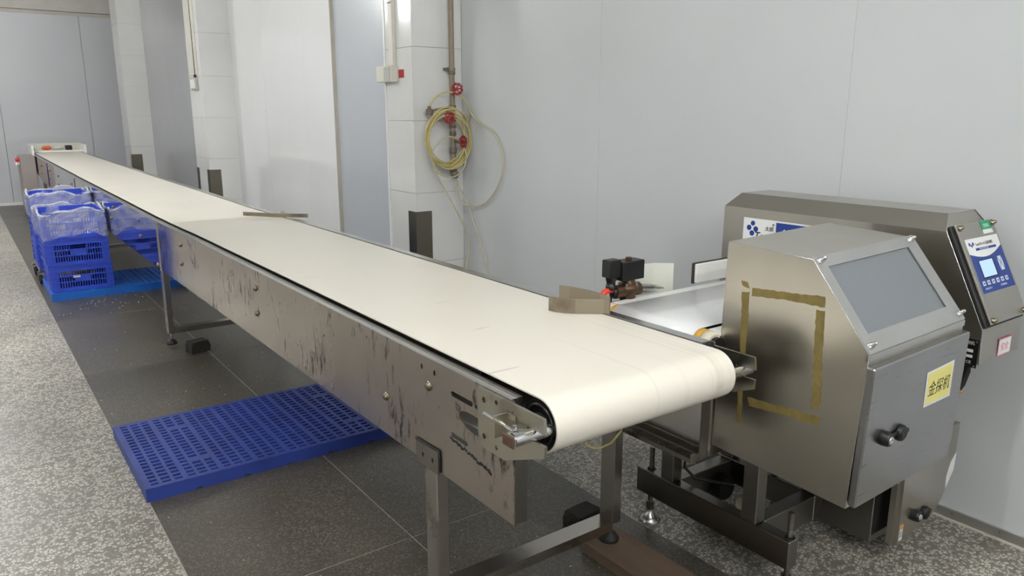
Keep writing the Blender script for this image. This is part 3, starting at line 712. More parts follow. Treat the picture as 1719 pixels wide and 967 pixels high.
# blue lower field with a curved upper edge
crv = [(2.602 + .234 * i / 12, -(.150 + .022 * math.sin(math.pi * i / 12 * 1.0) - .012 * i / 12)) for i in range(13)]
SL().prism([(2.602, -.282), (2.836, -.282)] + list(reversed(crv)), 'z', T + .0006, T + .0011).build('keypad_field', 'ink_blue', pl)
sticker(2.640, 2.745, .174, .236, 'ink_black', 'screen_frame', T + .0011); sticker(2.644, 2.736, .177, .232, 'screen_lit', 'screen', T + .0018)
for i in range(6): sticker(2.618 + i * .033, 2.637 + i * .033, .243, .258, 'key_white', 'key', T + .0012)
for i in range(6): sticker(2.624 + i * .033, 2.631 + i * .033, .248, .253, 'ink_blue', 'key_mark', T + .0019)
for dx, dy, sx in ((0, -.014, 2), (0, .014, 2), (-.012, 0, 3), (.012, 0, 3)):
    cx_, cy_ = 2.790 + dx, -.198 + dy
    if sx >= 2:
        q_ = 1 if (dx + dy) > 0 else -1
        tri = [(2.790, -.198 + q_ * .002), (2.790 - .013, -.198 + q_ * .024), (2.790 + .013, -.198 + q_ * .024)] if sx == 2 else [(2.790 + q_ * .0035, -.198), (2.790 + q_ * .0155, -.198 - .019), (2.790 + q_ * .0155, -.198 + .019)]
    elif sx == 0: tri = [(cx_ - .011, cy_ - .012 * (1 if dy > 0 else -1)), (cx_ + .011, cy_ - .012 * (1 if dy > 0 else -1)), (cx_, cy_ + .008 * (1 if dy > 0 else -1))]
    else: tri = [(cx_ - .008 * (1 if dx > 0 else -1), cy_ - .014), (cx_ - .008 * (1 if dx > 0 else -1), cy_ + .014), (cx_ + .006 * (1 if dx > 0 else -1), cy_)]
    SL().prism(tri, 'z', T + .0012, T + .0019).build('arrow_key', 'key_white', pl)
for k, (x, s_) in enumerate(((2.624, .118), (2.636, .124), (2.648, .118))): SL().cyl((x, -s_, T + .0006), (x, -s_, T + .0012), .006 - .001 * (k % 2), n=12, smooth=False).build('emblem', 'ink_blue', pl)
Mt = Msl @ Matrix.Translation((2.662, -.126, T + .0008))
text_mesh('Tecnik MD-4.0 金属探测仪', .0125, 'ink_black', pl, Mt, sx=.88)
sticker(2.655, 2.800, .134, .142, 'ink_blue', 'title_bar', T + .0007)
text_mesh('METAL DETECTOR', .0075, 'ink_white', pl, Msl @ Matrix.Translation((2.68, -.1405, T + .0016)))
for x, t_ in ((2.625, '设置 记录 学习'), (2.735, '复位 帮助 确认')):
    text_mesh(t_, .007, 'ink_white', pl, Msl @ Matrix.Translation((x, -.271, T + .0014)))
sticker(2.748, 2.818, .048, .078, 'ink_green', 'check_sticker'); sticker(2.748, 2.818, .078, .092, 'paper_white', 'check_sticker')
text_mesh('合格证', .014, 'ink_white', pl, Msl @ Matrix.Translation((2.762, -.069, T + .0009)))
# pale label with pink border on the lower vertical part, black name plate on the side
B(2.690, 2.785, .9908, .9915, .778, .838).build('inspection_label', 'ink_pink', head)
B(2.694, 2.781, .9900, .9908, .782, .834).build('inspection_paper', 'paper_white', head)
text_mesh('安全', .03, 'ink_pink', head, frame_mat((2.706, .9898, .797), (1, 0, 0), (0, 0, 1)))
MB().box(2.5588, 2.5598, .998, 1.10, .762, .856).build('name_plate', 'plate_black', head)
for z0, z1, ya, yb in ((.812, .822, 1.012, 1.07), (.794, .803, 1.012, 1.07)): B(2.5582, 2.5588, ya, yb, z0, z1).build('name_plate_field', 'paper_white', head)
for y, z in ((1.004, .849), (1.004, .768)): CY((2.5588, y, z), (2.5570, y, z), .0035, n=8).build('rivet', 'chrome', head)
fm = lambda y, z: frame_mat((2.5582, y, z), (0, -1, 0), (0, 0, 1))
text_mesh('金属检测机', .013, 'ink_white', head, fm(1.075, .838)); text_mesh('No. 220418', .009, 'ink_white', head, fm(1.075, .826))
text_mesh('CE', .013, 'ink_white', head, fm(1.030, .775)); text_mesh('AC 220V', .009, 'ink_white', head, fm(1.080, .777))
# maker's sign on the upper side
lg = B(2.5585, 2.5598, 1.50, 1.925, 1.062, 1.150).build('maker_sign', 'paper_white', head)
B(2.5575, 2.5584, 1.50, 1.772, 1.068, 1.144).build('maker_sign_field', 'ink_blue', head)
for y, z, r in ((1.880, 1.130, .010), (1.897, 1.111, .011), (1.865, 1.108, .011), (1.882, 1.090, .011)): CY((2.5585, y, z), (2.5576, y, z), r, n=20, smooth=False).build('emblem', 'ink_blue', head)
fm2 = lambda y, z: frame_mat((2.5574, y, z), (0, -1, 0), (0, 0, 1))
text_mesh('Tecnik', .040, 'ink_black', head, fm2(1.872, 1.070), shear=.25, bold=.0006)
text_mesh('太朗', .020, 'ink_black', head, fm2(1.822, 1.108)); text_mesh('®', .014, 'ink_black', head, fm2(1.790, 1.128))
text_mesh('金属探测仪', .052, 'ink_white', head, frame_mat((2.5572, 1.760, 1.078), (0, -1, 0), (0, 0, 1)))
MB().tube([(2.60, 1.04, .78), (2.60, 1.038, .735), (2.592, 1.045, .69), (2.575, 1.06, .65), (2.56, 1.08, .60)], .011, 8).build('cable_gland', 'black_rubber', md)
MB().torus((2.585, 1.05, .668), (.4, -.3, 1), .012, .003, n=12, k=5).build('cable_tie', 'ink_orange', md)

# sloped cabinet (leans very slightly, as in the photograph)
Mc = (Matrix.Translation((1.9, 1.495, .494)) @ Matrix.Rotation(-.0014, 4, 'Z') @ Matrix.Rotation(.0438, 4, 'X') @ Matrix.Rotation(-.0259, 4, 'Y'))
def CB(): m = MB(); m.M = Mc; return m
prof = [(0, 0), (0, .685), (-.289, .685), (-.481, .465), (-.474, 0)]
mb = CB()
# shell with the sloped face opened for the window
mb.prism(prof, 'x', 0, .002); mb.prism(prof, 'x', .528, .53)
def quad(p, q, x0=0.0, x1=.53): mb.add([(x0, p[0], p[1]), (x1, p[0], p[1]), (x1, q[0], q[1]), (x0, q[0], q[1])], [(0, 1, 2, 3)])
quad(prof[0], prof[1]); quad(prof[1], prof[2]); quad(prof[3], prof[4]); quad(prof[4], prof[0])
sl_ = Vector((-.192, -.220)); 
def sp(t): return (-.289 + sl_.x * t, .685 + sl_.y * t)
quad(sp(0), sp(.10)); quad(sp(.82), sp(1)); quad(sp(.10), sp(.82), 0, .040); quad(sp(.10), sp(.82), .472, .53)
cab = mb.build('cabinet', 'steel_brushed', md)
nrm = Vector((0, -.220, .192)).normalized()
def onslope(x, t, h): p = sp(t); return (x, p[0] + nrm.y * h, p[1] + nrm.z * h)
CB().tube([(0, -.002, .002), (0, 0, .685), (0, -.289, .685), (0, -.481, .465), (0, -.474, .0)], .0012, 6).build('highlight_bead', 'steel_flange', cab)  # bead added along the side profile for its edge highlights
# window frame lip and recessed pane
def slab(x0, x1, t0, t1, h0, h1, name, m):
    q = CB(); vs = [onslope(x, t, h) for x in (x0, x1) for t in (t0, t1) for h in (h0, h1)]
    q.add(vs, [(0, 1, 3, 2), (4, 6, 7, 5), (0, 4, 5, 1), (2, 3, 7, 6), (0, 2, 6, 4), (1, 5, 7, 3)]); return q.build(name, m, cab)
slab(.0, .53, -.02, .10, 0, .003, 'window_frame', 'steel_brushed_x'); slab(.0, .53, .82, 1.0, 0, .003, 'window_frame', 'steel_brushed_x')
slab(.0, .040, .10, .82, 0, .003, 'window_frame', 'steel_brushed_x'); slab(.472, .53, .10, .82, 0, .003, 'window_frame', 'steel_brushed_x')
slab(.035, .477, .08, .84, -.006, -.002, 'window', 'window_pane')
slab(.01, .52, .02, .98, -.06, -.055, 'inner_panel', 'grey_box')
for x, t in ((.018, .03), (.500, .03), (.512, .93), (.020, .93)):
    c = Mc @ Vector(onslope(x, t, .003)); a = (Mc.to_3x3() @ nrm)
    MB().lathe(c, a, [(.011, 0), (.011, .003), (.0085, .003), (.0085, .010), (.006, .011), (.006, .019), (.004, .023), (.001, .024)], 12).build('dome_nut', 'chrome', cab)
CB().bbox(.0, .53, -.478, -.300, .688, .6885, b=.0001) if False else None
# side tapes
def tape(pts):
    q = CB(); out = []
    n = len(pts)
    for i in range(n):   # ragged torn edges
        a = Vector(pts[i]); b = Vector(pts[(i + 1) % n]); L_ = (b - a).length; k = max(1, int(L_ / .012))
        nn = Vector((-(b - a).y, (b - a).x)).normalized()
        for j in range(k): p = a + (b - a) * j / k + nn * (random.uniform(-.0022, .0022) if j else 0); out.append((p.x, p.y))
    q.prism(out, 'x', -.0009, -.0001); return q.build('tape_strip', 'tape_tan', cab)
tape([(-.058, .574), (-.082, .574), (-.090, .556), (-.064, .560)])
tape([(-.064, .540), (-.092, .546), (-.104, .12), (-.088, .12), (-.078, .32)])
tape([(-.099, .560), (-.337, .590), (-.339, .560), (-.200, .550), (-.100, .535)])
tape([(-.315, .548), (-.341, .550), (-.362, .262), (-.335, .256)])
tape([(-.118, .212), (-.365, .240), (-.366, .212), (-.250, .203), (-.128, .186)])
# door
dr = CB().bbox(-.002, .535, -.503, -.478, .014, .430, b=.004); door = dr.build('door', 'steel_door', md)
CB().box(.0, .53, -.484, -.472, .445, .463).build('door_header', 'steel_brushed_x', cab)
def DM(x, z, y=-.5035): return Mc @ frame_mat((x, y, z), (1, 0, 0), (0, 0, 1))
CB().prism([(.296, .352), (.456, .357), (.463, .238), (.304, .240)], 'y', -.5036, -.5042).build('door_label', 'paper_white', door)
CB().prism([(.306, .345), (.449, .350), (.455, .247), (.313, .248)], 'y', -.5042, -.5047).build('door_label_field', 'paper_yellow', door)
text_mesh('金探机', .050, 'ink_black', door, DM(.316, .274, -.5048), shear=.12, sx=.86)
def lock(M_, x, y, z, par, cx2, cz2):
    q = MB(); q.M = M_; q.lathe((x, y, z), (0, -1, 0), [(.021, 0), (.022, .004), (.020, .020), (.016, .024)], 20); q.build('lock', 'black_plastic', par)
    q = MB(); q.M = M_; q.lathe((x, y - .0235, z), (0, -1, 0), [(.012, 0), (.011, .003), (.005, .003), (.004, .001)], 16); q.build('lock_cylinder', 'chrome', par)
    q = MB(); q.M = M_; q.bbox(x + .018, cx2 - .018, y - .008, y - .003, z - .006 + (cz2 - z) * .4, z + .006 + (cz2 - z) * .4, b=.001)
    q.lathe((cx2, y - .002, cz2), (0, -1, 0), [(.024, 0), (.025, .004), (.022, .012), (.014, .015)], 20); q.prism([(cx2 + .015, cz2 - .012), (cx2 + .037, cz2 - .004), (cx2 + .037, cz2 + .006), (cx2 + .015, cz2 + .014)], 'y', y - .010, y - .004)
    q.build('lock_cap', 'black_plastic', par)
lock(Mc, .094, -.503, .206, door, .183, .197)
# lower electrical box with the door standing ajar
bar(2.47, 2.80, 1.225, 1.475, .06, .43, name='lower_box', m='steel_dark')
B(2.475, 2.79, 1.2235, 1.2245, .09, .42).build('opening_shade', 'shade_black', md)  # black sheet on the box front stands for its shaded inside
dp = [(2.50, .45), (2.503, .078), (2.735, .112), (2.80, .16), (2.868, .255), (2.872, .45)]
ld = MB().prism(dp, 'y', 1.145, 1.160).build('lower_door', 'steel_head', md)
B(2.488, 2.503, 1.160, 1.180, .078, .45).build('door_fold', 'steel_head', ld)
lock(Matrix.Identity(4), 2.60, 1.145, .165, ld, 2.675, .150)
B(2.510, 2.530, 1.1440, 1.1449, .092, .150).build('caution_label', 'paper_white', ld); B(2.510, 2.530, 1.1432, 1.1439, .136, .150).build('caution_label_top', 'ink_orange', ld)
B(2.513, 2.527, 1.1432, 1.1439, .104, .128).build('caution_label_print', 'box_greyish', ld)
MB().prism([(2.820, .200), (2.868, .262), (2.872, .330), (2.838, .300), (2.815, .250)], 'y', 1.1435, 1.1445).build('service_label', 'paper_white', ld)
# hose on the floor behind the frame
tag(recenter(MB().tube([(2.50 + .16 * math.cos(a), 1.98 + .12 * math.sin(a), .012 + .004 * math.sin(3 * a)) for a in [-2.7 + i * .28 for i in range(17)]], .008, 7).build('floor_hose', 'hose_film')), 'short curl of clear yellowish hose on the floor under the detector', 'hose')

# ============================================================ SOLENOID VALVE
sv = thing('solenoid_valve', 'black solenoid valve with brass body and steel nozzle at the short belt corner', 'valve', (1.965, 1.985, .88))
Y0 = 1.985
BB(1.918, 2.030, Y0 - .03, Y0 + .03, .958, 1.030, b=.004, seg=2).build('coil', 'black_plastic', sv)
BB(1.860, 1.9175, Y0 - .022, Y0 + .022, .975, 1.040, b=.003).build('plug', 'black_plastic', sv)
MB().lathe((1.888, Y0, .975), (0, 0, -1), [(.020, 0), (.020, .012), (.017, .014), (.017, .030), (.020, .032), (.019, .046), (.012, .050)], 14).build('plug_gland', 'black_plastic', sv)
MB().cyl((1.975, Y0, 1.030), (1.975, Y0, 1.040), .013, n=6, smooth=False).build('top_nut', 'brass', sv)
MB().tube([(1.888, Y0, .93), (1.890, Y0, .90), (1.888, Y0, .86), (1.886, Y0, .78), (1.89, Y0 + .01, .62)], .005, 7).build('cable', 'black_plastic', sv)
b_ = MB().lathe((1.975, Y0, .865), (0, 0, 1), [(.022, 0), (.030, .01), (.030, .05), (.040, .052), (.040, .068), (.030, .070), (.026, .092)], 18)
b_.cyl((1.905, Y0, .915), (2.030, Y0, .915), .025, n=18); b_.build('valve_body', 'brass', sv)
for a in range(4): CY((1.975 + .032 * math.cos(a * 1.57 + .6), Y0 + .032 * math.sin(a * 1.57 + .6), .93), (1.975 + .032 * math.cos(a * 1.57 + .6), Y0 + .032 * math.sin(a * 1.57 + .6), .944), .006, n=6, smooth=False).build('screw', 'steel_plate', sv)
MB().lathe((2.028, Y0, .915), (1, -.22, -.10), [(.018, 0), (.018, .008), (.0165, .009), (.0165, .060), (.015, .061), (.013, .085), (.004, .118)], 18).build('nozzle', 'steel_flange', sv)
MB().tube([(1.905, Y0, .920), (1.880, Y0, .928), (1.855, Y0 - .002, .922), (1.838, Y0, .900), (1.832, Y0, .86), (1.832, Y0, .80)], .0115, 8).build('air_hose', 'red_hose', sv)
MB().lathe((1.905, Y0, .917), (-1, 0, 0), [(.018, -.012), (.018, .010), (.012, .013)], 12).build('hose_fitting', 'black_plastic', sv)
MB().box(1.93, 2.05, Y0 - .012, Y0 + .03, .80, .872).build('mounting_block', 'brass', sv)
strip([(2.02, 2.04), (2.15, 2.02), (2.16, 2.01), (2.205, 1.97)], .872, .992, .003, 'air_shield', 'white_translucent', md)

# ============================================================ PALLETS
def pallet(x0, y0, W, D, H, m, label, top='blue_pallet'):
    t = thing('plastic_pallet', label, 'pallet', (x0 + W / 2, y0 + D / 2, 0), 'blue plastic floor pallets')
    nx, ny = 24, 20
    mb = MB(); zt, zb = H, H - .034
    px = (W - .03) / nx; py = (D - .03) / ny
    solid = {(i, j) for i in (4, 5, 19, 20) for j in (4, 15)}
    xs = [x0 + .015 + px * i for i in range(nx + 1)]
    for i in range(nx + 1):
        w_ = .011 if i % 3 == 0 else .0068
        w_ = .012 if i in (0, nx) else w_
        mb.box(xs[i] - w_, xs[i] + w_, y0 + .002, y0 + D - .002, zb, zt if i % 3 else zt + .0015)
    for j in range(ny + 1):
        y = y0 + .015 + py * j; w_ = .0082 if j not in (0, ny) else .014
        mb.box(x0 + .002, x0 + W - .002, y - w_, y + w_, zb, zt - .0005)
    for i, j in solid: mb.box(xs[i] + .003, xs[i + 1] - .003, y0 + .015 + py * j, y0 + .015 + py * (j + 1), zb, zt - .0002)
    mb.build('deck', m, t)
    # skirt walls with the little foot notches
    def skirt(a, b, fix, ax):
        ps = [(a, 0)]; L_ = b - a
        for k in (.17, .34, .5, .66, .83): c = a + L_ * k; ps += [(c - .015, 0), (c - .011, .008), (c + .011, .008), (c + .015, 0)]
        ps += [(b, 0), (b, H), (a, H)]
        MB().prism(ps, ax, fix[0], fix[1]).build('skirt', m, t)
    skirt(x0, x0 + W, (y0, y0 + .006), 'y'); skirt(x0, x0 + W, (y0 + D - .006, y0 + D), 'y')
    skirt(y0 + .006, y0 + D - .006, (x0, x0 + .006), 'x'); skirt(y0 + .006, y0 + D - .006, (x0 + W - .006, x0 + W), 'x')
    g = MB()
    for i in range(0, nx + 1, 3): g.box(xs[i] - .002, xs[i] + .002, y0 + .006, y0 + D - .006, .002, zb)
    for j in range(0, ny + 1, 5): y = y0 + .015 + py * j; g.box(x0 + .006, x0 + W - .006, y - .002, y + .002, .002, zb)
    g.build('under_rib', m, t)
    return t
pallet(.452, 3.175, 1.21, .79, .058, 'blue_pallet', 'dark blue slotted plastic pallet under the near part of the conveyor')
pallet(.51, 7.33, 1.21, .80, .066, 'blue_pallet_far', 'bright blue plastic pallet carrying the crates beside the conveyor')

# ============================================================ CRATES
def wallbars(mb, L_, H, th, M_, handle=True):
    """one crate wall in local coords: x along, y thickness (0..th), z up; slots are real gaps"""
    mb.M = M_
    bands = [(0, .030), (.072, .084), (.124, .136), (.176, H)]
    for a, b in bands: mb.box(0, L_, 0, th, a, b)
    mb.box(-.0, L_, -.008, 0, .172, .179); mb.box(0, L_, -.006, 0, .124, .129); mb.box(0, L_, -.006, 0, .078, .083); mb.box(0, L_, -.008, 0, H - .008, H); mb.box(0, L_, -.004, 0, 0, .008)
    e = .055; hw = .062 if handle else 0
    for r, (z0, z1) in enumerate(((.030, .072), (.084, .124), (.136, .176))):
        mb.box(0, e, 0, th, z0, z1); mb.box(L_ - e, L_, 0, th, z0, z1)
        x = e; pitch = .0192
        while x < L_ - e - .004:
            inh = abs(x + pitch / 2 - L_ / 2) < hw and r >= 1
            if not inh: mb.box(x, x + .0072, .001, th - .0005, z0, z1)
            x += pitch
        if handle and r == 1: mb.box(L_ / 2 - hw, L_ / 2 + hw, -.003, th, z0 - .002, z1 + .012)
        if handle and r == 2: mb.box(L_ / 2 - hw - .006, L_ / 2 - hw, -.003, th, z0, z1); mb.box(L_ / 2 + hw, L_ / 2 + hw + .006, -.003, th, z0, z1)
    for x in (.03, .055, L_ - .06, L_ - .035): mb.box(x, x + .004, -.006, 0, .01, H - .01)
CW, CD, CH = .475, .58, .222
def make_crate(label):
    t = thing('crate', label, 'crate', (0, 0, 0), 'blue perforated crates in the stacks')
    I = Matrix.Identity(4)
    specs = [('front_wall', CW, Matrix.Translation((-CW / 2, -CD / 2, 0)), True),
             ('back_wall', CW, Matrix.Translation((CW / 2, CD / 2, 0)) @ Matrix.Rotation(math.pi, 4, 'Z'), True),
             ('side_wall', CD - .012, Matrix.Translation((-CW / 2, CD / 2 - .006, 0)) @ Matrix.Rotation(-math.pi / 2, 4, 'Z'), False),
             ('side_wall', CD - .012, Matrix.Translation((CW / 2, -CD / 2 + .006, 0)) @ Matrix.Rotation(math.pi / 2, 4, 'Z'), False)]
    for nm, L_, M_, h in specs:
        mb = MB(); wallbars(mb, L_, CH, .006, M_, h); mb.build(nm, 'blue_crate', t)
    mb = MB()
    mb.box(-CW / 2 + .006, CW / 2 - .006, -CD / 2 + .006, CD / 2 - .006, .004, .0055)  # solid sheet added to block light and keep the slots dark
    for i in range(12): x = -CW / 2 + .012 + i * (CW - .03) / 11.5; mb.box(x, x + .022, -CD / 2 + .006, CD / 2 - .006, .002, .007)
    for i in range(9): y = -CD / 2 + .012 + i * (CD - .04) / 8; mb.box(-CW / 2 + .006, CW / 2 - .006, y, y + .012, .003, .006)
    mb.build('grid_and_light_block', 'blue_crate', t)
    return t
def copy_tree(o):
    c = o.copy(); COL.objects.link(c)
    for ch in o.children:
        k = ch.copy(); COL.objects.link(k); k.parent = c
    return c
crate0 = make_crate('')
spots = [((.762, 7.675, .068), .0, 'bottom crate of the front stack, with a small white label'),
         ((.752, 7.680, .293), .006, 'middle crate of the front stack, right under the bagged one'),
         ((.745, 7.690, .518), .0, 'top crate of the front stack, wrapped in a clear bag'),
         ((.745, 8.46, .150), .0, 'bottom crate of the rear stack, on the wheeled dolly'),
         ((.748, 8.46, .375), .0, 'middle crate of the rear stack behind the bagged front stack'),
         ((.748, 8.47, .600), .0, 'top crate of the rear stack, lined with a clear bag')]
for i, (p, rz, lb) in enumerate(spots):
    o = crate0 if i == 0 else copy_tree(crate0)
    o.location = p; o.rotation_euler = (0, 0, rz); o['label'] = lb
bpy.context.view_layer.update()
lbm = MB().box(.69, .745, 7.3800, 7.3806, .180, .200)
lbo = lbm.build('paper_tag', 'paper_white', crate0)
# bags over the crate rims
def bag(cx_, cy_, z, drop, seed, label, bulge=.012):
    rnd = random.Random(seed); n = 64
    hw, hd = CW / 2 + .008, CD / 2 + .008
    def rim(k):
        t = (k / n) * 4; s_ = int(t) % 4; u = t - int(t)
        return [(-hw + 2 * hw * u, -hd), (hw, -hd + 2 * hd * u), (hw - 2 * hw * u, hd), (-hw, hd - 2 * hd * u)][s_]
    rows = [(-.16, .95, 0), (-.08, .955, .5), (-.01, .965, .8), (.012, .99, 1), (.006, 1.012, .8), (-.02, 1.026, .8), (-.06, 1.033, .8), (-.11, 1.036, .9), (-drop, 1.034, .9), (-drop - .012, 1.02, .8)]
    ph = [rnd.uniform(0, 6.28) for _ in range(6)]
    vs = []
    for r, (dz_, sc, am) in enumerate(rows):
        for k in range(n):
            x, y = rim(k); a = 2 * math.pi * k / n
            wv = bulge * am * (math.sin(5 * a + ph[0] + r * .35) + .7 * math.sin(11 * a + ph[1] - r * .5) + .5 * math.sin(23 * a + ph[2] + r)) * .55
            l = math.hypot(x, y); sg = sc + wv / l
            zz = dz_ + (.010 * math.sin(4 * a + ph[3]) + .007 * math.sin(9 * a + ph[4]) if r > 1 else 0) * (1 + r * .18) + (rnd.uniform(-.003, .003))
            vs.append((cx_ + x * sg, cy_ + y * sg, z + CH + zz))
    fs = [(r * n + k, r * n + (k + 1) % n, (r + 1) * n + (k + 1) % n, (r + 1) * n + k) for r in range(len(rows) - 1) for k in range(n)]
    # loosely sagging sheet inside the crate
    o = len(vs)
    for r in range(1, 5):
        for k in range(n): x, y = rim(k); f = .95 * (1 - r / 4.6); vs.append((cx_ + x * f, cy_ + y * f, z + CH - .16 - .02 * r + .012 * math.sin(3 * k * .3 + r)))
    fs += [(k, (k + 1) % n, o + (k + 1) % n, o + k) for k in range(n)] + [(o + r * n + k, o + r * n + (k + 1) % n, o + (r + 1) * n + (k + 1) % n, o + (r + 1) * n + k) for r in range(3) for k in range(n)]
    fs.append(tuple(o + 3 * n + k for k in range(n)))
    b_ = MB().add(vs, fs, True).build('plastic_bag', 'bag_film'); recenter(b_)
    for r, rad in ((3, .008), (4, .006)):
        hm = MB(); hm.tube([vs[r * n + k] for k in range(n)], rad, 5, True); hm.build('rim_glint', 'bag_rim_glint', b_)  # pale rolled band added to give the rim its white highlights
    return tag(b_, label, 'bag', 'clear bags over the top crates')
bag(.745, 7.690, .518, .19, 3, 'clear plastic bag folded over the top crate of the front stack')
bag(.748, 8.47, .600, .20, 9, 'clear plastic bag lining the top crate of the rear stack', .016)
# dolly
dl = thing('dolly', 'low wheeled dolly under the rear stack of crates', 'dolly', (.745, 8.46, 0))
BB(.50, .99, 8.16, 8.76, .118, .146, b=.004).build('platform', 'steel_dark', dl)
for x in (.505, .975):
    for y in (8.21, 8.71):
        c = MB(); c.box(x - .022, x + .022, y - .02, y + .03, .104, .1175); c.box(x - .022, x - .018, y - .018, y + .026, .035, .104); c.box(x + .018, x + .022, y - .018, y + .026, .035, .104); f = c.build('castor', 'steel_dark', dl)
        MB().lathe((x - .014, y, .042), (1, 0, 0), [(.034, 0), (.042, .004), (.042, .024), (.034, .028)], 20).build('wheel', 'black_rubber', f)

# ============================================================ BLOCKS, BOARD
def lump(name, x0, x1, y0, y1, z0, z1, m, label, cat, rz=0, j=.008):
    mb = MB(); bm = bmesh.new(); bmesh.ops.create_cube(bm, size=1); bmesh.ops.bevel(bm, geom=bm.edges[:], offset=.035, segments=2, affect='EDGES')
    bmesh.ops.subdivide_edges(bm, edges=bm.edges[:], cuts=1)
    for v in bm.verts:
        c = v.co; s_ = 1 - .10 * (c.z > .2)
        v.co = Vector(((x1 - x0) * c.x * s_ + random.uniform(-j, j) * .4, (y1 - y0) * c.y * s_ + random.uniform(-j, j) * .4, max(z0, (z0 + z1) / 2 + (z1 - z0) * c.z + (random.uniform(-j, j) * .3 if c.z > 0 else 0))))
    bm.verts.index_update(); mb.M = Matrix.Translation(((x0 + x1) / 2, (y0 + y1) / 2, 0)) @ Matrix.Rotation(rz, 4, 'Z')
    mb.add([v.co[:] for v in bm.verts], [[v.index for v in f.verts] for f in bm.faces]); bm.free()
    return tag(recenter(mb.build(name, m)), label, cat)
lump('rubber_block', 1.09, 1.22, 5.14, 5.235, 0, .075, 'rubber_block', 'worn black rubber block on the floor by the second conveyor leg', 'block', .25)
lump('wooden_block', 1.735, 1.87, 1.965, 2.06, 0, .055, 'rubber_block', 'dark wooden block on the floor behind the near crossbar', 'block', .1, .004)
tag(recenter(BB(1.66, 1.83, 1.30, 1.86, 0, .0505, b=.004).build('wooden_board', 'wood_brown')), 'brown wooden board under the right foot of the near conveyor leg', 'board')

# ============================================================ WATER PIPE AND HOSE
PY = 4.665; PX = 2.868
wp = thing('water_pipe', 'tan water pipe with three red handwheels running down the tiled pillar', 'pipe', (PX, PY, 1.14))
MB().cyl((PX, PY, 1.14), (PX, PY, 3.9), .0185, n=20).build('pipe', 'pipe_tan', wp)
for z, r, h in ((1.835, .024, .03), (1.60, .026, .03), (1.53, .028, .05), (1.47, .025, .02), (1.42, .024, .03), (1.30, .026, .04), (1.22, .024, .03), (1.165, .026, .04)):
    MB().lathe((PX, PY, z - h / 2), (0, 0, 1), [(r * .85, 0), (r, .004), (r, h - .004), (r * .85, h)], 16).build('fitting', 'pipe_fitting', wp)
for z in (1.86, 2.4): MB().box(PX - .032, PX + .032, PY + .005, 4.73, z - .008, z + .008).build('pipe_clip', 'pipe_fitting', wp)
def valve(cx_, cy_, cz_, d, stem):
    d = Vector(d).normalized(); c = Vector((cx_, cy_, cz_))
    MB().cyl(stem, c, .011, n=12).build('valve_stem', 'pipe_fitting', wp)
    u = d.orthogonal().normalized(); v_ = d.cross(u); m_ = MB(); N_ = 36
    m_.tube([tuple(c + (u * math.cos(2 * math.pi * i / N_) + v_ * math.sin(2 * math.pi * i / N_)) * (.034 + .005 * (1 if (i % 4) < 2 else -1))) for i in range(N_)], .0065, 7, True)
    for k in range(5): a = 2 * math.pi * k / 5; m_.cyl(c, c + (u * math.cos(a) + v_ * math.sin(a)) * .033, .005, n=6)
    m_.lathe(c - d * .006, d, [(.012, 0), (.013, .006), (.009, .014)], 12); w_ = m_.build('handwheel', 'valve_red', wp)
valve(2.868, 4.60, 1.723, (-.35, -1, 0), (PX, PY, 1.723))
valve(2.790, 4.585, 1.530, (-.6, -1, 0), (PX, PY, 1.530))
valve(2.905, 4.59, 1.365, (.35, -1, 0), (PX, PY, 1.365))
MB().tube([(PX, PY, 1.60), (2.80, PY, 1.595), (2.735, PY, 1.585), (2.69, PY, 1.575)], .008, 8).build('branch_pipe', 'pipe_tan', wp)
MB().lathe((2.682, PY, 1.545), (0, 0, 1), [(.022, 0), (.026, .006), (.024, .04), (.014, .045), (.012, .062)], 14).build('tap', 'pipe_fitting', wp)
MB().lathe((PX + .005, PY - .01, 1.135), (.2, -.6, -.5), [(.026, -.02), (.026, .015), (.018, .02), (.012, .028)], 14).build('tap', 'pipe_fitting', wp)

def smooth(pts, k=6):
    P = [Vector(p) for p in pts]; out = []
    for i in range(len(P) - 1):
        a = P[max(0, i - 1)]; b = P[i]; c = P[i + 1]; d = P[min(len(P) - 1, i + 2)]
        for j in range(k):
            t = j / k; out.append(.5 * ((2 * b) + (-a + c) * t + (2 * a - 5 * b + 4 * c - d) * t * t + (-a + 3 * b - 3 * c + d) * t ** 3))
    out.append(P[-1]); return [tuple(p) for p in out]
hs = thing('hose_coil', 'coil of clear yellow hose hanging on the red valve of the tiled pillar', 'hose', (2.8, 4.6, 1.0))
cc = (2.800, 1.385)
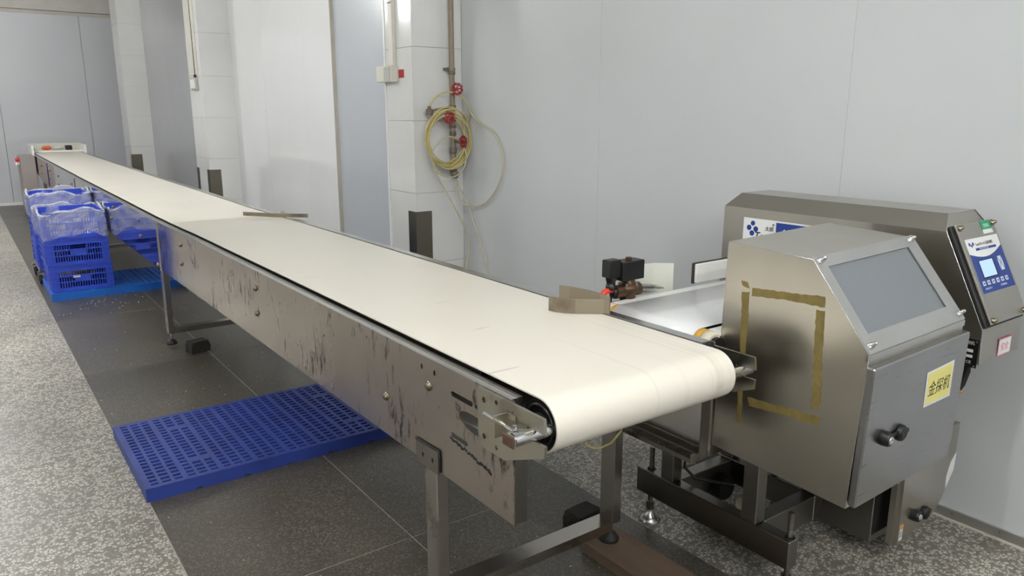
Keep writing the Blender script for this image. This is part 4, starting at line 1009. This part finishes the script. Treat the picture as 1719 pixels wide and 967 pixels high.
# long hose: from the tap, over the top, many loops, then down to the floor
pts = [(2.683, PY, 1.60), (2.70, 4.64, 1.65), (2.76, 4.62, 1.695), (2.84, 4.61, 1.70), (2.92, 4.60, 1.66), (2.975, 4.60, 1.56)]
lp = []
NL = 7
for i in range(NL * 14):
    a = .5 - 2 * math.pi * i / 14; turn = i / 14
    rr = .172 - .004 * (turn % 3) + .012 * math.sin(turn * 2.3); sq = 1.12 + .03 * math.sin(turn * 1.7)
    ox = .016 * math.sin(turn * 1.9 + .5); oz = .020 * math.cos(turn * 1.3)
    lp.append((cc[0] + ox + rr * math.cos(a), 4.635 - .010 * (turn % 4) - .008 * math.sin(a), cc[1] + oz + rr * sq * math.sin(a)))
pts = pts + lp
MB().tube(smooth(pts, 2), .0062, 7).build('coil', 'hose_yellow', hs)
MB().tube(smooth([(2.655, 4.63, 1.44), (2.645, 4.62, 1.30), (2.70, 4.61, 1.17), (2.80, 4.60, 1.12), (2.90, 4.60, 1.16), (2.935, 4.60, 1.27), (2.89, 4.60, 1.36), (2.80, 4.59, 1.40), (2.70, 4.59, 1.36), (2.655, 4.60, 1.27), (2.70, 4.60, 1.13), (2.78, 4.61, 1.0), (2.86, 4.60, .86), (2.93, 4.60, .72), (2.95, 4.60, .60), (2.92, 4.60, .48), (2.90, 4.60, .30), (2.86, 4.60, .12), (2.80, 4.58, .012), (2.6, 4.5, .012)], 5), .0062, 7).build('loose_loop', 'hose_film', hs)
MB().tube(smooth([(2.96, 4.60, 1.58), (2.974, 4.50, 1.50), (2.972, 4.30, 1.42), (2.972, 4.20, 1.27), (2.97, 4.24, 1.10), (2.965, 4.38, .96), (2.95, 4.52, .915), (2.90, 4.60, .93), (2.865, 4.615, 1.01), (2.862, 4.62, 1.09)], 6), .0062, 7).build('loose_loop', 'hose_film', hs)
MB().tube(smooth([(2.873, 4.648, 1.115), (2.91, 4.62, 1.0), (2.945, 4.56, .85), (2.96, 4.48, .68), (2.965, 4.40, .50), (2.965, 4.36, .3), (2.95, 4.34, .1), (2.90, 4.30, .012)], 5), .0058, 7).build('loose_end', 'hose_film', hs)
MB().tube(smooth([(2.60, 4.64, .36), (2.66, 4.63, .45), (2.74, 4.62, .47), (2.81, 4.62, .42), (2.84, 4.62, .30), (2.80, 4.62, .1), (2.78, 4.60, .012)], 5), .008, 7).build('lower_arc', 'hose_film', hs)

# ============================================================ SWITCH BOXES
jb = thing('junction_box', 'cream junction box with a vertical cable duct on the pillar with the hose', 'box', (2.57, 5.03, 1.78))
BB(2.535, 2.594, 4.935, 5.16, 1.775, 1.885, b=.004).build('box', 'box_cream', jb)
B(2.529, 2.535, 4.945, 5.03, 1.785, 1.875).build('cover', 'box_greyish', jb)
BB(2.565, 2.594, 4.955, 5.015, 1.885, 3.9, b=.003).build('cable_duct', 'box_cream', jb)
for z in (2.30,): B(2.562, 2.566, 4.955, 5.015, z, z + .006).build('duct_joint', 'black_rubber', jb)
tag(recenter(BB(2.5915, 2.594, 4.85, 4.925, 1.80, 1.856, b=.0005).build('warning_sticker', 'sticker_red')), 'small red sticker next to the cream junction box', 'sticker')
sw = thing('light_switch', 'small grey switch hanging from a thin cable on the middle pillar', 'switch', (2.50, 10.13, 1.83))
BB(2.495, 2.53, 10.02, 10.26, 1.84, 1.985, b=.006).build('switch_body', 'box_greyish', sw)
B(2.489, 2.495, 10.05, 10.23, 1.86, 1.965).build('switch_plate', 'white_plastic', sw)
MB().cyl((2.52, 10.10, 1.985), (2.52, 10.10, 2.02), .018, n=10).build('cable_gland', 'black_rubber', sw)
MB().tube([(2.52, 10.10, 2.02), (2.522, 10.105, 2.5), (2.524, 10.11, 3.2), (2.526, 10.11, 3.9)], .006, 6).build('cable', 'black_rubber', sw)
BB(2.522, 2.53, 9.98, 10.35, 2.02, 3.9, b=.002).build('cable_duct', 'box_cream', sw)

# crumbs on the floor, nobody could count them
mb = MB(); mb2 = MB()
for i in range(420):
    x = random.uniform(.4, 2.6); y = random.choice((random.uniform(1.0, 3.0), random.uniform(3.9, 8))); r = random.uniform(.0012, .0034) * (1 if y < 4 else 1.5)
    if i % 9 == 0: x = random.uniform(.55, 1.2); y = random.uniform(6.9, 7.28)
    (mb2 if i % 17 == 0 else mb).add([(x - r, y, .0005), (x + r, y - r * .4, .0005), (x + r * .2, y + r, .0005), (x, y, r * 1.2)], [(0, 1, 3), (1, 2, 3), (2, 0, 3), (0, 2, 1)])
o = mb.build('crumbs', 'crumbs'); tag(o, 'tiny pale crumbs scattered over the dark floor', 'crumbs', None, 'stuff')
o = mb2.build('crumbs', 'crumb_red'); tag(o, 'tiny reddish crumbs scattered over the dark floor', 'crumbs', None, 'stuff')
mb = MB()
for i in range(160):
    x = random.uniform(1.81, 2.0); y = random.uniform(1.52, 1.88); r = random.uniform(.002, .005)
    mb.add([(x - r, y, .4585), (x + r, y - r * .4, .4585), (x + r * .2, y + r, .4585), (x, y, .4585 + r)], [(0, 1, 3), (1, 2, 3), (2, 0, 3), (0, 2, 1)])
tag(mb.build('tray_debris', 'steel_dirty'), 'dark scraps lying in the drip tray of the detector', 'debris', None, 'stuff')
